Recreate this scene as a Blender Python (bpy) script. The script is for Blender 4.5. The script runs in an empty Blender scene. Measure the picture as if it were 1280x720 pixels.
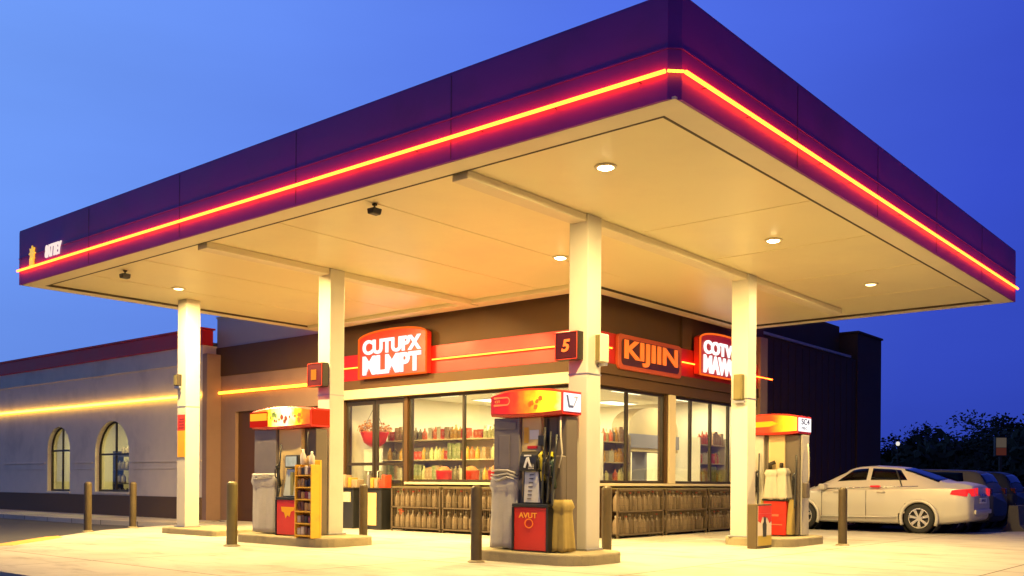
import bpy, bmesh, math, random
from mathutils import Vector, Matrix
random.seed(7)
PI = math.pi
sc = bpy.context.scene
C = sc.collection

# ------------------------------------------------------------------ helpers
class MB:
    def __init__(s): s.v = []; s.f = []; s.m = []; s.cur = 0
    def face(s, *ids): s.f.append(tuple(ids)); s.m.append(s.cur)
    def add(s, vs, fs):
        o = len(s.v); s.v += [tuple(p) for p in vs]
        for f in fs: s.f.append(tuple(o + i for i in f)); s.m.append(s.cur)
    def box(s, x0, y0, z0, x1, y1, z1):
        s.add([(x0,y0,z0),(x1,y0,z0),(x1,y1,z0),(x0,y1,z0),(x0,y0,z1),(x1,y0,z1),(x1,y1,z1),(x0,y1,z1)],
              [(0,3,2,1),(4,5,6,7),(0,1,5,4),(1,2,6,5),(2,3,7,6),(3,0,4,7)]); return s
    def prism(s, poly, axis, d0, d1):
        n = len(poly)
        if axis == 'X': a = [(d0,p,q) for p,q in poly]; b = [(d1,p,q) for p,q in poly]
        elif axis == 'Y': a = [(p,d0,q) for p,q in poly]; b = [(p,d1,q) for p,q in poly]
        else: a = [(p,q,d0) for p,q in poly]; b = [(p,q,d1) for p,q in poly]
        s.add(a + b, [tuple(range(n)), tuple(range(2*n-1, n-1, -1))] + [(i, (i+1) % n, n+(i+1) % n, n+i) for i in range(n)]); return s
    def tube(s, pts, r, n=8, r2=None, cap=True):
        pts = [Vector(p) for p in pts]; rings = []; up = None
        for i, p in enumerate(pts):
            a = pts[max(i-1,0)]; b = pts[min(i+1,len(pts)-1)]
            t = (b-a).normalized()
            if up is None:
                up = Vector((0,0,1)) if abs(t.z) < .9 else Vector((1,0,0))
            u = (up - t*up.dot(t)).normalized(); w = t.cross(u); up = u
            rr = r if r2 is None else r + (r2-r)*i/(len(pts)-1)
            rings.append([p + (u*math.cos(2*PI*k/n) + w*math.sin(2*PI*k/n))*rr for k in range(n)])
        vs = [q for R in rings for q in R]; fs = []
        for i in range(len(rings)-1):
            for k in range(n): fs.append((i*n+k, i*n+(k+1)%n, (i+1)*n+(k+1)%n, (i+1)*n+k))
        if cap: fs.append(tuple(range(n))[::-1]); fs.append(tuple((len(rings)-1)*n+k for k in range(n)))
        s.add(vs, fs); return s
    def lathe(s, prof, c=(0,0,0), n=16):
        vs = []; fs = []
        for r, z in prof:
            for k in range(n): vs.append((c[0]+r*math.cos(2*PI*k/n), c[1]+r*math.sin(2*PI*k/n), c[2]+z))
        for i in range(len(prof)-1):
            for k in range(n): fs.append((i*n+k, i*n+(k+1)%n, (i+1)*n+(k+1)%n, (i+1)*n+k))
        fs.append(tuple(range(n))[::-1]); fs.append(tuple((len(prof)-1)*n+k for k in range(n)))
        s.add(vs, fs); return s
    def loft(s, rings, cap=True, closed=True):
        n = len(rings[0]); vs = [p for R in rings for p in R]; fs = []
        for i in range(len(rings)-1):
            for k in range(n if closed else n-1): fs.append((i*n+k, i*n+(k+1)%n, (i+1)*n+(k+1)%n, (i+1)*n+k))
        if cap and closed: fs.append(tuple(range(n))[::-1]); fs.append(tuple((len(rings)-1)*n+k for k in range(n)))
        s.add(vs, fs); return s
    def build(s, name, mat, parent=None, bevel=0, smooth=False, seg=2, recalc=True):
        me = bpy.data.meshes.new(name); me.from_pydata(s.v, [], s.f)
        mats = mat if isinstance(mat, (list, tuple)) else [mat]
        for m in mats: me.materials.append(m)
        if len(mats) > 1:
            for p, i in zip(me.polygons, s.m): p.material_index = i
        if recalc:
            bm = bmesh.new(); bm.from_mesh(me); bmesh.ops.recalc_face_normals(bm, faces=bm.faces); bm.to_mesh(me); bm.free()
        if smooth:
            for p in me.polygons: p.use_smooth = True
        o = bpy.data.objects.new(name, me); C.objects.link(o)
        if parent: o.parent = parent
        if bevel:
            b = o.modifiers.new('b', 'BEVEL'); b.width = bevel; b.segments = seg; b.limit_method = 'ANGLE'; b.angle_limit = math.radians(40)
        return o

def tag(o, label, cat, group=None):
    o['label'] = label; o['category'] = cat
    if group: o['group'] = group
    return o
def thing(name, label, cat, loc=(0,0,0), rz=0, group=None):
    o = bpy.data.objects.new(name, None); C.objects.link(o); o.location = loc; o.rotation_euler = (0,0,rz)
    o.empty_display_size = .2
    return tag(o, label, cat, group)
def kind(o, k): o['kind'] = k; return o
def copy_tree(o, parent=None):
    c = o.copy(); C.objects.link(c)
    if parent: c.parent = parent
    for ch in list(o.children): copy_tree(ch, c)
    return c
def relabel(o, label, loc, rz=None):
    o['label'] = label; o.location = loc
    if rz is not None: o.rotation_euler = (0,0,rz)
    return o

def wall_cells(mb, axis, p0, p1, a0, a1, z0, z1, holes):
    """wall between planes p0<p1 (axis X: plane X, runs along Y), rectangular holes (a,a,z,z)"""
    A = sorted({a0, a1, *[h[0] for h in holes], *[h[1] for h in holes]}); Z = sorted({z0, z1, *[h[2] for h in holes], *[h[3] for h in holes]})
    def solid(i, j):
        if i < 0 or j < 0 or i >= len(A)-1 or j >= len(Z)-1: return False
        ca = (A[i]+A[i+1])/2; cz = (Z[j]+Z[j+1])/2
        return not any(h[0] < ca < h[1] and h[2] < cz < h[3] for h in holes)
    def P(d, a, z): return (d, a, z) if axis == 'X' else (a, d, z)
    for i in range(len(A)-1):
        for j in range(len(Z)-1):
            if not solid(i, j): continue
            a, b, c, d = A[i], A[i+1], Z[j], Z[j+1]
            for p in (p0, p1): mb.add([P(p,a,c),P(p,b,c),P(p,b,d),P(p,a,d)], [(0,1,2,3)])
            if not solid(i-1,j): mb.add([P(p0,a,c),P(p1,a,c),P(p1,a,d),P(p0,a,d)], [(0,1,2,3)])
            if not solid(i+1,j): mb.add([P(p0,b,c),P(p1,b,c),P(p1,b,d),P(p0,b,d)], [(0,1,2,3)])
            if not solid(i,j-1): mb.add([P(p0,a,c),P(p1,a,c),P(p1,b,c),P(p0,b,c)], [(0,1,2,3)])
            if not solid(i,j+1): mb.add([P(p0,a,d),P(p1,a,d),P(p1,b,d),P(p0,b,d)], [(0,1,2,3)])
    return mb

# ------------------------------------------------------------------ materials
def nodes_of(m): m.use_nodes = True; return m.node_tree.nodes, m.node_tree.links
def pm(name, col, rough=.5, metal=0, var=.12, scale=4, bump=0, bscale=60, spec=.5, coat=0, emit=None, es=0, dirt=None, dscale=1.2, damt=.5):
    m = bpy.data.materials.new(name); n, l = nodes_of(m); b = n['Principled BSDF']
    b.inputs['Roughness'].default_value = rough; b.inputs['Metallic'].default_value = metal
    b.inputs['Specular IOR Level'].default_value = spec; b.inputs['Coat Weight'].default_value = coat
    tc = n.new('ShaderNodeTexCoord')
    ns = n.new('ShaderNodeTexNoise'); ns.inputs['Scale'].default_value = scale; ns.inputs['Detail'].default_value = 6
    l.new(tc.outputs['Object'], ns.inputs['Vector'])
    mx = n.new('ShaderNodeMix'); mx.data_type = 'RGBA'
    c = Vector(col)
    mx.inputs[6].default_value = (*(c*(1-var)), 1); mx.inputs[7].default_value = (*[min(1, x) for x in c*(1+var)], 1)
    l.new(ns.outputs['Fac'], mx.inputs[0]); out = mx.outputs[2]
    if dirt:
        n2 = n.new('ShaderNodeTexNoise'); n2.inputs['Scale'].default_value = dscale; n2.inputs['Detail'].default_value = 8; n2.inputs['Roughness'].default_value = .65
        l.new(tc.outputs['Object'], n2.inputs['Vector'])
        r = n.new('ShaderNodeMapRange'); r.inputs[1].default_value = .5; r.inputs[2].default_value = .75; r.inputs[4].default_value = damt
        l.new(n2.outputs['Fac'], r.inputs[0])
        m2 = n.new('ShaderNodeMix'); m2.data_type = 'RGBA'; l.new(r.outputs[0], m2.inputs[0]); l.new(out, m2.inputs[6]); m2.inputs[7].default_value = (*dirt, 1)
        out = m2.outputs[2]
    l.new(out, b.inputs['Base Color'])
    rr = n.new('ShaderNodeMapRange'); rr.inputs[3].default_value = max(0, rough-.08); rr.inputs[4].default_value = min(1, rough+.1)
    l.new(ns.outputs['Fac'], rr.inputs[0]); l.new(rr.outputs[0], b.inputs['Roughness'])
    if bump:
        nb = n.new('ShaderNodeTexNoise'); nb.inputs['Scale'].default_value = bscale; nb.inputs['Detail'].default_value = 4
        l.new(tc.outputs['Object'], nb.inputs['Vector'])
        bp = n.new('ShaderNodeBump'); bp.inputs['Strength'].default_value = bump; bp.inputs['Distance'].default_value = .02
        l.new(nb.outputs['Fac'], bp.inputs['Height']); l.new(bp.outputs['Normal'], b.inputs['Normal'])
    if emit: b.inputs['Emission Color'].default_value = (*emit, 1); b.inputs['Emission Strength'].default_value = es
    return m
def glow(name, col, s):
    m = bpy.data.materials.new(name); n, l = nodes_of(m); n.clear()
    e = n.new('ShaderNodeEmission'); e.inputs[0].default_value = (*col, 1); e.inputs[1].default_value = s
    o = n.new('ShaderNodeOutputMaterial'); l.new(e.outputs[0], o.inputs[0]); return m
def glass(name, tint=(1,1,1), refl=1.0, rough=.02):
    m = bpy.data.materials.new(name); n, l = nodes_of(m); n.clear()
    t = n.new('ShaderNodeBsdfTransparent'); t.inputs[0].default_value = (*tint, 1)
    g = n.new('ShaderNodeBsdfGlossy'); g.inputs['Roughness'].default_value = rough
    f = n.new('ShaderNodeLayerWeight'); f.inputs[0].default_value = .5
    pw = n.new('ShaderNodeMath'); pw.operation = 'POWER'; pw.inputs[1].default_value = 4; l.new(f.outputs['Facing'], pw.inputs[0])
    mu = n.new('ShaderNodeMath'); mu.operation = 'MULTIPLY_ADD'; mu.inputs[1].default_value = .8*refl; mu.inputs[2].default_value = .035*refl; l.new(pw.outputs[0], mu.inputs[0])
    x = n.new('ShaderNodeMixShader'); l.new(mu.outputs[0], x.inputs[0]); l.new(t.outputs[0], x.inputs[1]); l.new(g.outputs[0], x.inputs[2])
    o = n.new('ShaderNodeOutputMaterial'); l.new(x.outputs[0], o.inputs[0]); return m

M = {}
M['cream'] = pm('cream_paint', (.74,.67,.48), .45, var=.05, scale=2, dirt=(.5,.42,.3), dscale=.9, damt=.25)
M['column'] = pm('column_paint', (.58,.55,.48), .5, var=.05, scale=2, dirt=(.5,.44,.34), dscale=1.4, damt=.3)
M['soffit'] = pm('soffit_panel', (.85,.77,.48), .36, var=.05, scale=.6, dirt=(.6,.5,.36), dscale=.35, damt=.3)
M['fascia'] = pm('fascia_paint', (.26,.03,.30), .5, var=.12, scale=1.2, spec=.3, dirt=(.1,.02,.08), dscale=.5)
M['neon_red'] = glow('neon_red', (1,.075,.007), 17)
M['neon_yellow'] = glow('neon_yellow', (1,.52,.045), 9)
M['neon_orange'] = glow('neon_orange', (1,.33,.02), 7)
M['shade_seam_strip'] = pm('dark_shade_seam', (.05,.035,.02), .7)  # dark tone for the painted shade line and the fascia seams
M['lens'] = glow('lamp_lens', (1,.78,.38), 60)
M['lens_dim'] = glow('lamp_lens_dim', (1,.75,.36), 6)
M['metal'] = pm('grey_metal', (.42,.42,.43), .38, .85, var=.1, scale=6)
M['steel'] = pm('brushed_steel', (.60,.56,.44), .35, .35, var=.12, scale=14)
M['darkmetal'] = pm('dark_bronze', (.045,.034,.025), .42, .4, var=.2)
M['black'] = pm('black_plastic', (.018,.018,.019), .42, var=.25, scale=9)
M['rubber'] = pm('rubber', (.02,.02,.02), .75, var=.2)
M['stucco'] = pm('stucco', (.78,.68,.52), .85, var=.08, scale=3, bump=.35, bscale=90, dirt=(.36,.31,.25), dscale=.6, damt=.45)
M['stucco_recess'] = pm('recess_stucco', (.30,.19,.14), .85, var=.1, scale=3, bump=.3, bscale=90, dirt=(.2,.13,.09), dscale=.7)
M['stucco_brown'] = pm('brown_wainscot', (.12,.075,.04), .8, var=.12, scale=3, bump=.3, bscale=70)
M['brown'] = pm('brown_wall', (.08,.036,.010), .7, var=.14, scale=2.5, bump=.15, bscale=50, dirt=(.06,.03,.018), dscale=.8)
M['brown_door'] = pm('brown_door', (.10,.042,.010), .55, var=.12, scale=3)
M['darkblock'] = pm('dark_cladding', (.06,.026,.010), .75, var=.15, scale=1.2, bump=.2, bscale=30)
M['purpleparapet'] = pm('parapet_metal', (.12,.10,.13), .4, .2, var=.1, scale=2)
M['bluegrey'] = pm('parapet_grey', (.32,.30,.32), .5, .1, var=.08, scale=2)
M['redroof'] = pm('red_metal', (.52,.010,.010), .5, var=.15, scale=2)
M['redband'] = pm('red_sign_band', (.40,.009,.006), .42, var=.1, scale=2)
M['redplastic'] = pm('red_plastic', (.62,.03,.015), .35, var=.1, scale=5)
M['frame'] = pm('window_frame', (.05,.036,.022), .4, .3, var=.15)
M['glass'] = glass('clear_glass', (.96,.98,.95), .9)
M['carglass'] = glass('tinted_car_glass', (.16,.16,.15), 1.0)
M['interior_wall'] = pm('interior_wall', (.72,.66,.50), .7, var=.05)
M['interior_floor'] = pm('tile_floor', (.5,.44,.33), .3, var=.1)
M['ceiling'] = pm('ceiling_tile', (.8,.77,.66), .8, var=.04)
M['troffer'] = glow('troffer_light', (1,.86,.55), 3.2)
M['greypanel'] = pm('grey_panel', (.16,.15,.17), .5, var=.1)
M['pumpblue'] = pm('pump_grey_blue', (.16,.14,.15), .45, .0, var=.1, scale=4, dirt=(.12,.11,.12), dscale=3)
M['pumpcream'] = pm('pump_cream', (.62,.47,.22), .45, var=.06)
M['pumpdark'] = pm('pump_charcoal', (.13,.105,.08), .5, .0, var=.12)
M['cloth'] = pm('grey_cloth', (.42,.40,.38), .85, var=.12, scale=8, bump=.2, bscale=40)
M['cloth_cream'] = pm('cream_cloth', (.55,.5,.38), .85, var=.1, scale=8, bump=.2)
M['olive'] = pm('olive_cloth', (.34,.25,.07), .75, var=.2, scale=9)
M['yellow'] = pm('yellow_paint', (.75,.42,.035), .5, var=.1, dirt=(.4,.25,.05), dscale=6)
M['bollard'] = pm('bollard_bronze', (.085,.062,.03), .45, .2, var=.25, scale=5, dirt=(.16,.12,.06), dscale=4)
M['bollard_olive'] = pm('bollard_olive', (.17,.14,.05), .45, .1, var=.2, scale=5)
M['kerb'] = pm('island_concrete', (.32,.27,.16), .8, var=.15, scale=6, bump=.3, dirt=(.16,.13,.08), dscale=2.5, damt=.7)
M['barrier'] = pm('weathered_barrier', (.09,.085,.075), .85, var=.2, scale=5, bump=.3, dirt=(.05,.045,.04), dscale=2)
M['rackmetal'] = pm('rack_metal', (.12,.085,.05), .55, .2, var=.2)
M['white'] = pm('white_paint', (.8,.8,.78), .4, var=.03)
M['white_lit'] = glow('white_backlit', (1,.96,.92), 1.25)
M['mark'] = pm('printed_ink', (.06,.07,.2), .5)
M['carpaint'] = pm('champagne_paint', (.56,.53,.46), .40, .2, var=.02, scale=.5, coat=.3)
M['carsilver'] = pm('silver_blue_paint', (.07,.068,.065), .6, .0, var=.03, coat=.15)
M['cardark'] = pm('dark_paint', (.018,.018,.018), .6, .0, var=.05, coat=.15)
M['carteal'] = pm('dark_teal_paint', (.02,.032,.034), .6, .0, var=.05, coat=.15)
M['tail'] = pm('tail_lamp', (.5,.01,.01), .2, emit=(1,.03,.03), es=.6, var=.3, scale=14)
M['taildim'] = pm('unlit_tail_lamp', (.10,.004,.006), .25)
M['chrome'] = pm('alloy', (.75,.73,.68), .25, .9, var=.05)
M['bark'] = pm('bark', (.05,.04,.03), .9, var=.2)
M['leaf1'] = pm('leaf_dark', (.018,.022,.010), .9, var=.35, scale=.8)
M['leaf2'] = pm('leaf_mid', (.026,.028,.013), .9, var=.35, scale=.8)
M['trim'] = pm('cream_trim', (.66,.56,.36), .5, var=.05)
M['hose'] = pm('hose', (.025,.025,.025), .5)

def ground_mat(name, c, joints=0, rough=.8, stain=None, damt=.5):
    m = pm(name, c, rough, var=.14, scale=1.3, bump=.25, bscale=45, dirt=stain, dscale=.45, damt=damt)
    n, l = nodes_of(m); b = n['Principled BSDF']
    if joints:
        src = b.inputs['Base Color'].links[0].from_socket
        tc = n['Texture Coordinate']; br = n.new('ShaderNodeTexBrick'); br.offset = 0
        br.inputs['Scale'].default_value = 1; br.inputs['Mortar Size'].default_value = .016; br.inputs['Brick Width'].default_value = joints; br.inputs['Row Height'].default_value = joints
        br.inputs['Color1'].default_value = (1,1,1,1); br.inputs['Color2'].default_value = (.9,.9,.9,1); br.inputs['Mortar'].default_value = (.28,.26,.22,1)
        l.new(tc.outputs['Object'], br.inputs['Vector'])
        # oil drips and tyre marks
        v = n.new('ShaderNodeTexNoise'); v.inputs['Scale'].default_value = 2.6; v.inputs['Detail'].default_value = 10; v.inputs['Roughness'].default_value = .7
        mp = n.new('ShaderNodeMapping'); mp.inputs['Scale'].default_value = (1,.3,1); l.new(tc.outputs['Object'], mp.inputs[0]); l.new(mp.outputs[0], v.inputs['Vector'])
        r = n.new('ShaderNodeMapRange'); r.inputs[1].default_value = .52; r.inputs[2].default_value = .8; r.inputs[3].default_value = 1; r.inputs[4].default_value = .30; l.new(v.outputs['Fac'], r.inputs[0])
        m1 = n.new('ShaderNodeMix'); m1.data_type = 'RGBA'; m1.blend_type = 'MULTIPLY'; m1.inputs[0].default_value = 1; l.new(src, m1.inputs[6]); l.new(br.outputs['Color'], m1.inputs[7])
        m2 = n.new('ShaderNodeVectorMath'); m2.operation = 'SCALE'; l.new(m1.outputs[2], m2.inputs[0]); l.new(r.outputs[0], m2.inputs['Scale'])
        l.new(m2.outputs[0], b.inputs['Base Color'])
    return m
M['concrete'] = ground_mat('forecourt_concrete', (.50,.465,.39), 3.2, .75, (.30,.26,.19), .75)
M['asphalt'] = ground_mat('asphalt', (.085,.083,.082), 0, .85, (.05,.048,.047))
M['sidewalk'] = ground_mat('sidewalk_concrete', (.60,.54,.43), 1.5, .8, (.3,.27,.22))

# ------------------------------------------------------------------ text
def text_obj(name, body, mat, parent, origin, facing, w, h, depth=.012, shear=0, bold=0):
    cu = bpy.data.curves.new(name, 'FONT'); cu.body = body; cu.extrude = .02; cu.offset = bold; cu.shear = shear
    to = bpy.data.objects.new(name, cu); C.objects.link(to)
    dg = bpy.context.evaluated_depsgraph_get(); dg.update()
    me = bpy.data.meshes.new_from_object(to.evaluated_get(dg)); bpy.data.objects.remove(to); bpy.data.curves.remove(cu)
    xs = [v.co.x for v in me.vertices]; ys = [v.co.y for v in me.vertices]
    x0, x1, y0, y1 = min(xs), max(xs), min(ys), max(ys)
    for v in me.vertices:
        a = ((v.co.x-x0)/(x1-x0)-.5)*w; b = ((v.co.y-y0)/(y1-y0)-.5)*h; d = v.co.z/.02*depth/2
        v.co = (-d, -a, b) if facing == 'X' else (a, -d, b)
    me.materials.clear(); me.materials.append(mat)
    o = bpy.data.objects.new(name, me); C.objects.link(o); o.location = origin
    if parent: o.parent = parent
    return o

# ------------------------------------------------------------------ camera / world / render
H = 1.10; YAW = .6979; ROLL = .007
c_, s_ = math.cos(YAW), math.sin(YAW)
fwd = Vector((c_, s_, 0)); rgt = Vector((s_, -c_, 0)); up = Vector((0,0,1))
r2 = rgt*math.cos(ROLL) + up*math.sin(ROLL); u2 = up*math.cos(ROLL) - rgt*math.sin(ROLL)
cam = bpy.data.cameras.new('camera'); co = bpy.data.objects.new('camera', cam); C.objects.link(co)
co.matrix_world = Matrix(((r2.x,u2.x,-fwd.x,0),(r2.y,u2.y,-fwd.y,0),(r2.z,u2.z,-fwd.z,H),(0,0,0,1)))
cam.sensor_width = 36; cam.lens = 1208.56/1280*36; cam.shift_y = 243/1280; cam.clip_end = 2000
sc.camera = co

w = bpy.data.worlds.new('World'); sc.world = w; w.use_nodes = True
n, l = w.node_tree.nodes, w.node_tree.links
bg = n['Background']
geo = n.new('ShaderNodeTexCoord')
def dot(vec):
    d = n.new('ShaderNodeVectorMath'); d.operation = 'DOT_PRODUCT'; l.new(geo.outputs['Generated'], d.inputs[0]); d.inputs[1].default_value = vec; return d.outputs['Value']
rampA = n.new('ShaderNodeValToRGB')   # from the afterglow side (left of the view) to the dark side
gdir = (-rgt*.93 + up*.32 + fwd*.12)
mr = n.new('ShaderNodeMapRange'); mr.inputs[1].default_value = -.62; mr.inputs[2].default_value = .66; l.new(dot(tuple(gdir.normalized())), mr.inputs[0]); l.new(mr.outputs[0], rampA.inputs[0])
e = rampA.color_ramp.elements
e[0].position = 0; e[0].color = (.013,.036,.36,1); e[1].position = 1; e[1].color = (.15,.31,.86,1)
x = e.new(.32); x.color = (.034,.070,.54,1); x = e.new(.62); x.color = (.078,.16,.76,1)
rz = n.new('ShaderNodeMapRange'); rz.inputs[1].default_value = .0; rz.inputs[2].default_value = .22; rz.inputs[3].default_value = .72; rz.inputs[4].default_value = 1; l.new(dot((0,0,1)), rz.inputs[0])
cl = n.new('ShaderNodeTexNoise'); cl.inputs['Scale'].default_value = 2.2; cl.inputs['Detail'].default_value = 5
mpg = n.new('ShaderNodeMapping'); mpg.inputs['Scale'].default_value = (1,1,4); l.new(geo.outputs['Generated'], mpg.inputs[0]); l.new(mpg.outputs[0], cl.inputs['Vector'])
clr = n.new('ShaderNodeMapRange'); clr.inputs[3].default_value = .86; clr.inputs[4].default_value = 1.14; l.new(cl.outputs['Fac'], clr.inputs[0])
mm = n.new('ShaderNodeMath'); mm.operation = 'MULTIPLY'; l.new(rz.outputs[0], mm.inputs[0]); l.new(clr.outputs[0], mm.inputs[1])
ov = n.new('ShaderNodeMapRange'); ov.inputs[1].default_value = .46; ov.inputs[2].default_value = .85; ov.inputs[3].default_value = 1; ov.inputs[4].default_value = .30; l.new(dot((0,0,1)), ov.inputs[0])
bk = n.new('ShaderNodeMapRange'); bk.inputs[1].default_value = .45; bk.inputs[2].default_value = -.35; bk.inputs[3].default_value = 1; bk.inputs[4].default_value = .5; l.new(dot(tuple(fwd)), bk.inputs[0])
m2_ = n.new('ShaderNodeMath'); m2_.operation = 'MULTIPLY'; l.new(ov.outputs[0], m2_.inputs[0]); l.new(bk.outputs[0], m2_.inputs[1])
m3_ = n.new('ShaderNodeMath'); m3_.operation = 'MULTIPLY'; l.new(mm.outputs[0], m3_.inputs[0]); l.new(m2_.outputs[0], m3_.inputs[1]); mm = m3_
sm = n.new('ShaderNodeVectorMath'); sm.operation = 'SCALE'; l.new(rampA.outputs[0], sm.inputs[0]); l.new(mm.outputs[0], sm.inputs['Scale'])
sky = n.new('ShaderNodeTexSky'); sky.sky_type = 'NISHITA'; sky.sun_disc = False; sky.sun_elevation = math.radians(-2.0); sky.sun_rotation = math.radians(310)
sk = n.new('ShaderNodeVectorMath'); sk.operation = 'SCALE'; sk.inputs['Scale'].default_value = .01; l.new(sky.outputs[0], sk.inputs[0])
ad = n.new('ShaderNodeVectorMath'); ad.operation = 'ADD'; l.new(sm.outputs[0], ad.inputs[0]); l.new(sk.outputs[0], ad.inputs[1])
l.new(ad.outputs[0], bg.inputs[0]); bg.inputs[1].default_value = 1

sc.render.engine = 'CYCLES'; sc.cycles.use_denoising = True
try: sc.cycles.denoiser = 'OPENIMAGEDENOISE'
except Exception: pass
sc.cycles.max_bounces = 7; sc.cycles.diffuse_bounces = 4; sc.cycles.glossy_bounces = 3; sc.cycles.transparent_max_bounces = 12; sc.cycles.transmission_bounces = 3
sc.cycles.sample_clamp_indirect = 4; sc.cycles.caustics_reflective = False; sc.cycles.caustics_refractive = False
sc.view_settings.view_transform = 'Standard'; sc.view_settings.look = 'None'; sc.view_settings.exposure = .12; sc.view_settings.gamma = 1

def area(name, loc, size, power, col, shape='DISK', size_y=None, rot=(0,0,0), spread=180):
    d = bpy.data.lights.new(name, 'AREA'); d.shape = shape; d.size = size; d.energy = power; d.color = col; d.spread = math.radians(spread)
    if size_y: d.size_y = size_y
    o = bpy.data.objects.new(name, d); C.objects.link(o); o.location = loc; o.rotation_euler = rot; return o

# ------------------------------------------------------------------ key dimensions
X0, Y0, Xe, Ye, Xi, Yi = 8.15, 4.80, 21.58, 19.26, 15.34, 10.98
S, T, NZ = 4.83, 5.84, 5.09
CX = 11.16; CY = (18.22, 13.60, 8.03); C4 = (16.07, 8.03)
FX, FY = 15.46, 11.12        # store facades

# ------------------------------------------------------------------ ground
def sheet(name, poly, z, mat, k='structure', z0=None):
    mb = MB()
    if z0 is None: mb.add([(x,y,z) for x,y in poly], [tuple(range(len(poly)))])
    else: mb.prism(poly, 'Z', z0, z)
    return kind(mb.build(name, mat), k)
sheet('ground', [(-400,-400),(600,-400),(600,600),(-400,600)], -.125, M['asphalt'])
sheet('forecourt', [(4.9,-30),(26.5,-30),(27.2,4.9),(25.6,5.7),(24.2,6.35),(23.4,6.7),(22.9,8.0),(22.9,11.1),(15.4,11.1),(15.4,23.6),(15.0,22.6),(13.4,21.9),(12.6,21.5),(10.4,20.35),(9.0,19.0),(7.6,17.6),(6.85,16.9),(5.6,15.5),(4.9,14.6)], 0, M['concrete'], z0=-.3)
sheet('sidewalk', [(13.5,22.3),(15.0,22.9),(15.0,60),(12.9,60),(12.9,26)], .0, M['sidewalk'], z0=-.3)
sheet('kerb_ramp', [(6.6,16.75),(6.95,16.6),(8.55,18.25),(8.7,18.75),(8.35,18.55)], .006, M['yellow'], z0=-.13)
# ------------------------------------------------------------------ canopy
can = thing('fuel_canopy', 'large L-shaped filling station canopy with purple fascia and red neon line', 'canopy', (0,0,0))
def off(poly, d):
    """offset an axis-aligned CCW polygon outward by d"""
    out = []; n_ = len(poly)
    for i in range(n_):
        p0 = Vector(poly[i-1]); p = Vector(poly[i]); p1 = Vector(poly[(i+1) % n_])
        a = (p-p0).normalized(); b = (p1-p).normalized()
        na = Vector((a.y,-a.x)); nb = Vector((b.y,-b.x))
        k = 1 + na.dot(nb); out.append(tuple(p + (na+nb)/k*d))
    return out
CH = .10
base = [(X0+CH,Y0),(Xe,Y0),(Xe,Yi),(Xi,Yi),(Xi,Ye),(X0,Ye),(X0,Y0+CH)]
sq = [(X0,Y0)]+base[1:6]
def ring(mb, o, i, z0, z1):
    n_ = len(o)
    for k in range(n_):
        a, b, c, d = o[k], o[(k+1)%n_], i[(k+1)%n_], i[k]
        for z in (z0, z1): mb.add([(*a,z),(*b,z),(*c,z),(*d,z)], [(0,1,2,3)])
        mb.add([(*a,z0),(*b,z0),(*b,z1),(*a,z1)], [(0,1,2,3)]); mb.add([(*d,z0),(*c,z0),(*c,z1),(*d,z1)], [(0,1,2,3)])
    return mb
mb = ring(MB(), base, off(base,-.06), S+.004, T)
fa = mb.build('fascia', M['fascia'], can)
mb = ring(MB(), off(base,.010), off(base,.002), NZ+.235, NZ+.25); mb.build('trim_rail', M['fascia'], can)
mb = ring(MB(), off(base,-.004), off(base,-.12), T+.002, T+.03); mb.build('coping', M['fascia'], can)
mb = ring(MB(), off(sq,-.03), off(sq,-.34), S, S+.028); mb.build('soffit_edge', M['cream'], can)
mb = ring(MB(), off(sq,-.341), off(sq,-.375), S-.003, S+.034); mb.build('shade_seam_strip', M['shade_seam_strip'], can)  # solid dark strip, paints the shade line inside the soffit edge
inn = off(sq,-.376)
mb = MB(); mb.prism(inn, 'Z', S+.035, S+.09); mb.build('soffit', M['soffit'], can)
mb = MB(); mb.prism(off(sq,-.2), 'Z', T-.3, T-.2); mb.build('roof_deck', M['metal'], can)
# raised panel joints of the soffit
for yy in (9.85, 11.7, 15.5, 17.4): MB().box(X0+.42, yy-.012, S+.028, Xi-.42, yy+.012, S+.0345).build('soffit_seam', M['soffit'], can)
for xx in (12.35, 14.6, 17.0, 19.3): MB().box(xx-.012, Y0+.42, S+.028, xx+.012, 7.8, S+.0345).build('soffit_seam', M['soffit'], can)
for y0_, x1_ in ((CY[1], Xi-.40), (CY[2], Xe-1.2)):
    MB().box(X0+.40, y0_-.13, S-.075, x1_, y0_+.13, S+.034).build('beam', M['cream'], can, bevel=.012)
MB().box(Xi-.62, Yi-.2, S-.05, Xi-.38, Ye-.42, S+.034).build('beam', M['cream'], can, bevel=.012)
npth = off(base, .048)
for (a, b) in ((1-1, 1), (5, 6), (1, 2), (4, 5)):
    pa, pb = npth[a], npth[b]
    pa, pb = Vector(pa), Vector(pb); dd = (pb-pa).normalized()*.085
    pa, pb = (pa+dd*.2 if (a,b)==(0,1) else pa+dd), (pb-dd*.2 if (a,b)==(5,6) else pb-dd)
    MB().tube([(*pa, NZ), (*pb, NZ)], .02, 10).build('neon_tube', M['neon_red'], can)
pa, pb = Vector(npth[6]), Vector(npth[0])
mb = MB()
for k in range(4):
    q = pa.lerp(pb, .15+.23*k); mb.tube([(q.x-.012,q.y+.012,NZ),(q.x+.012,q.y-.012,NZ)], .014, 8)
mb.build('neon_link', M['neon_orange'], can)
for k in range(1,5): MB().box(X0-.004, Y0+.1+2.9*k-.003, S+.03, X0-.0005, Y0+.1+2.9*k+.003, T-.01).build('fascia_seam', M['shade_seam_strip'], can)
for k in range(1,5): MB().box(X0+.1+2.7*k-.003, Y0-.004, S+.03, X0+.1+2.7*k+.003, Y0-.0005, T-.01).build('fascia_seam', M['shade_seam_strip'], can)
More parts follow.
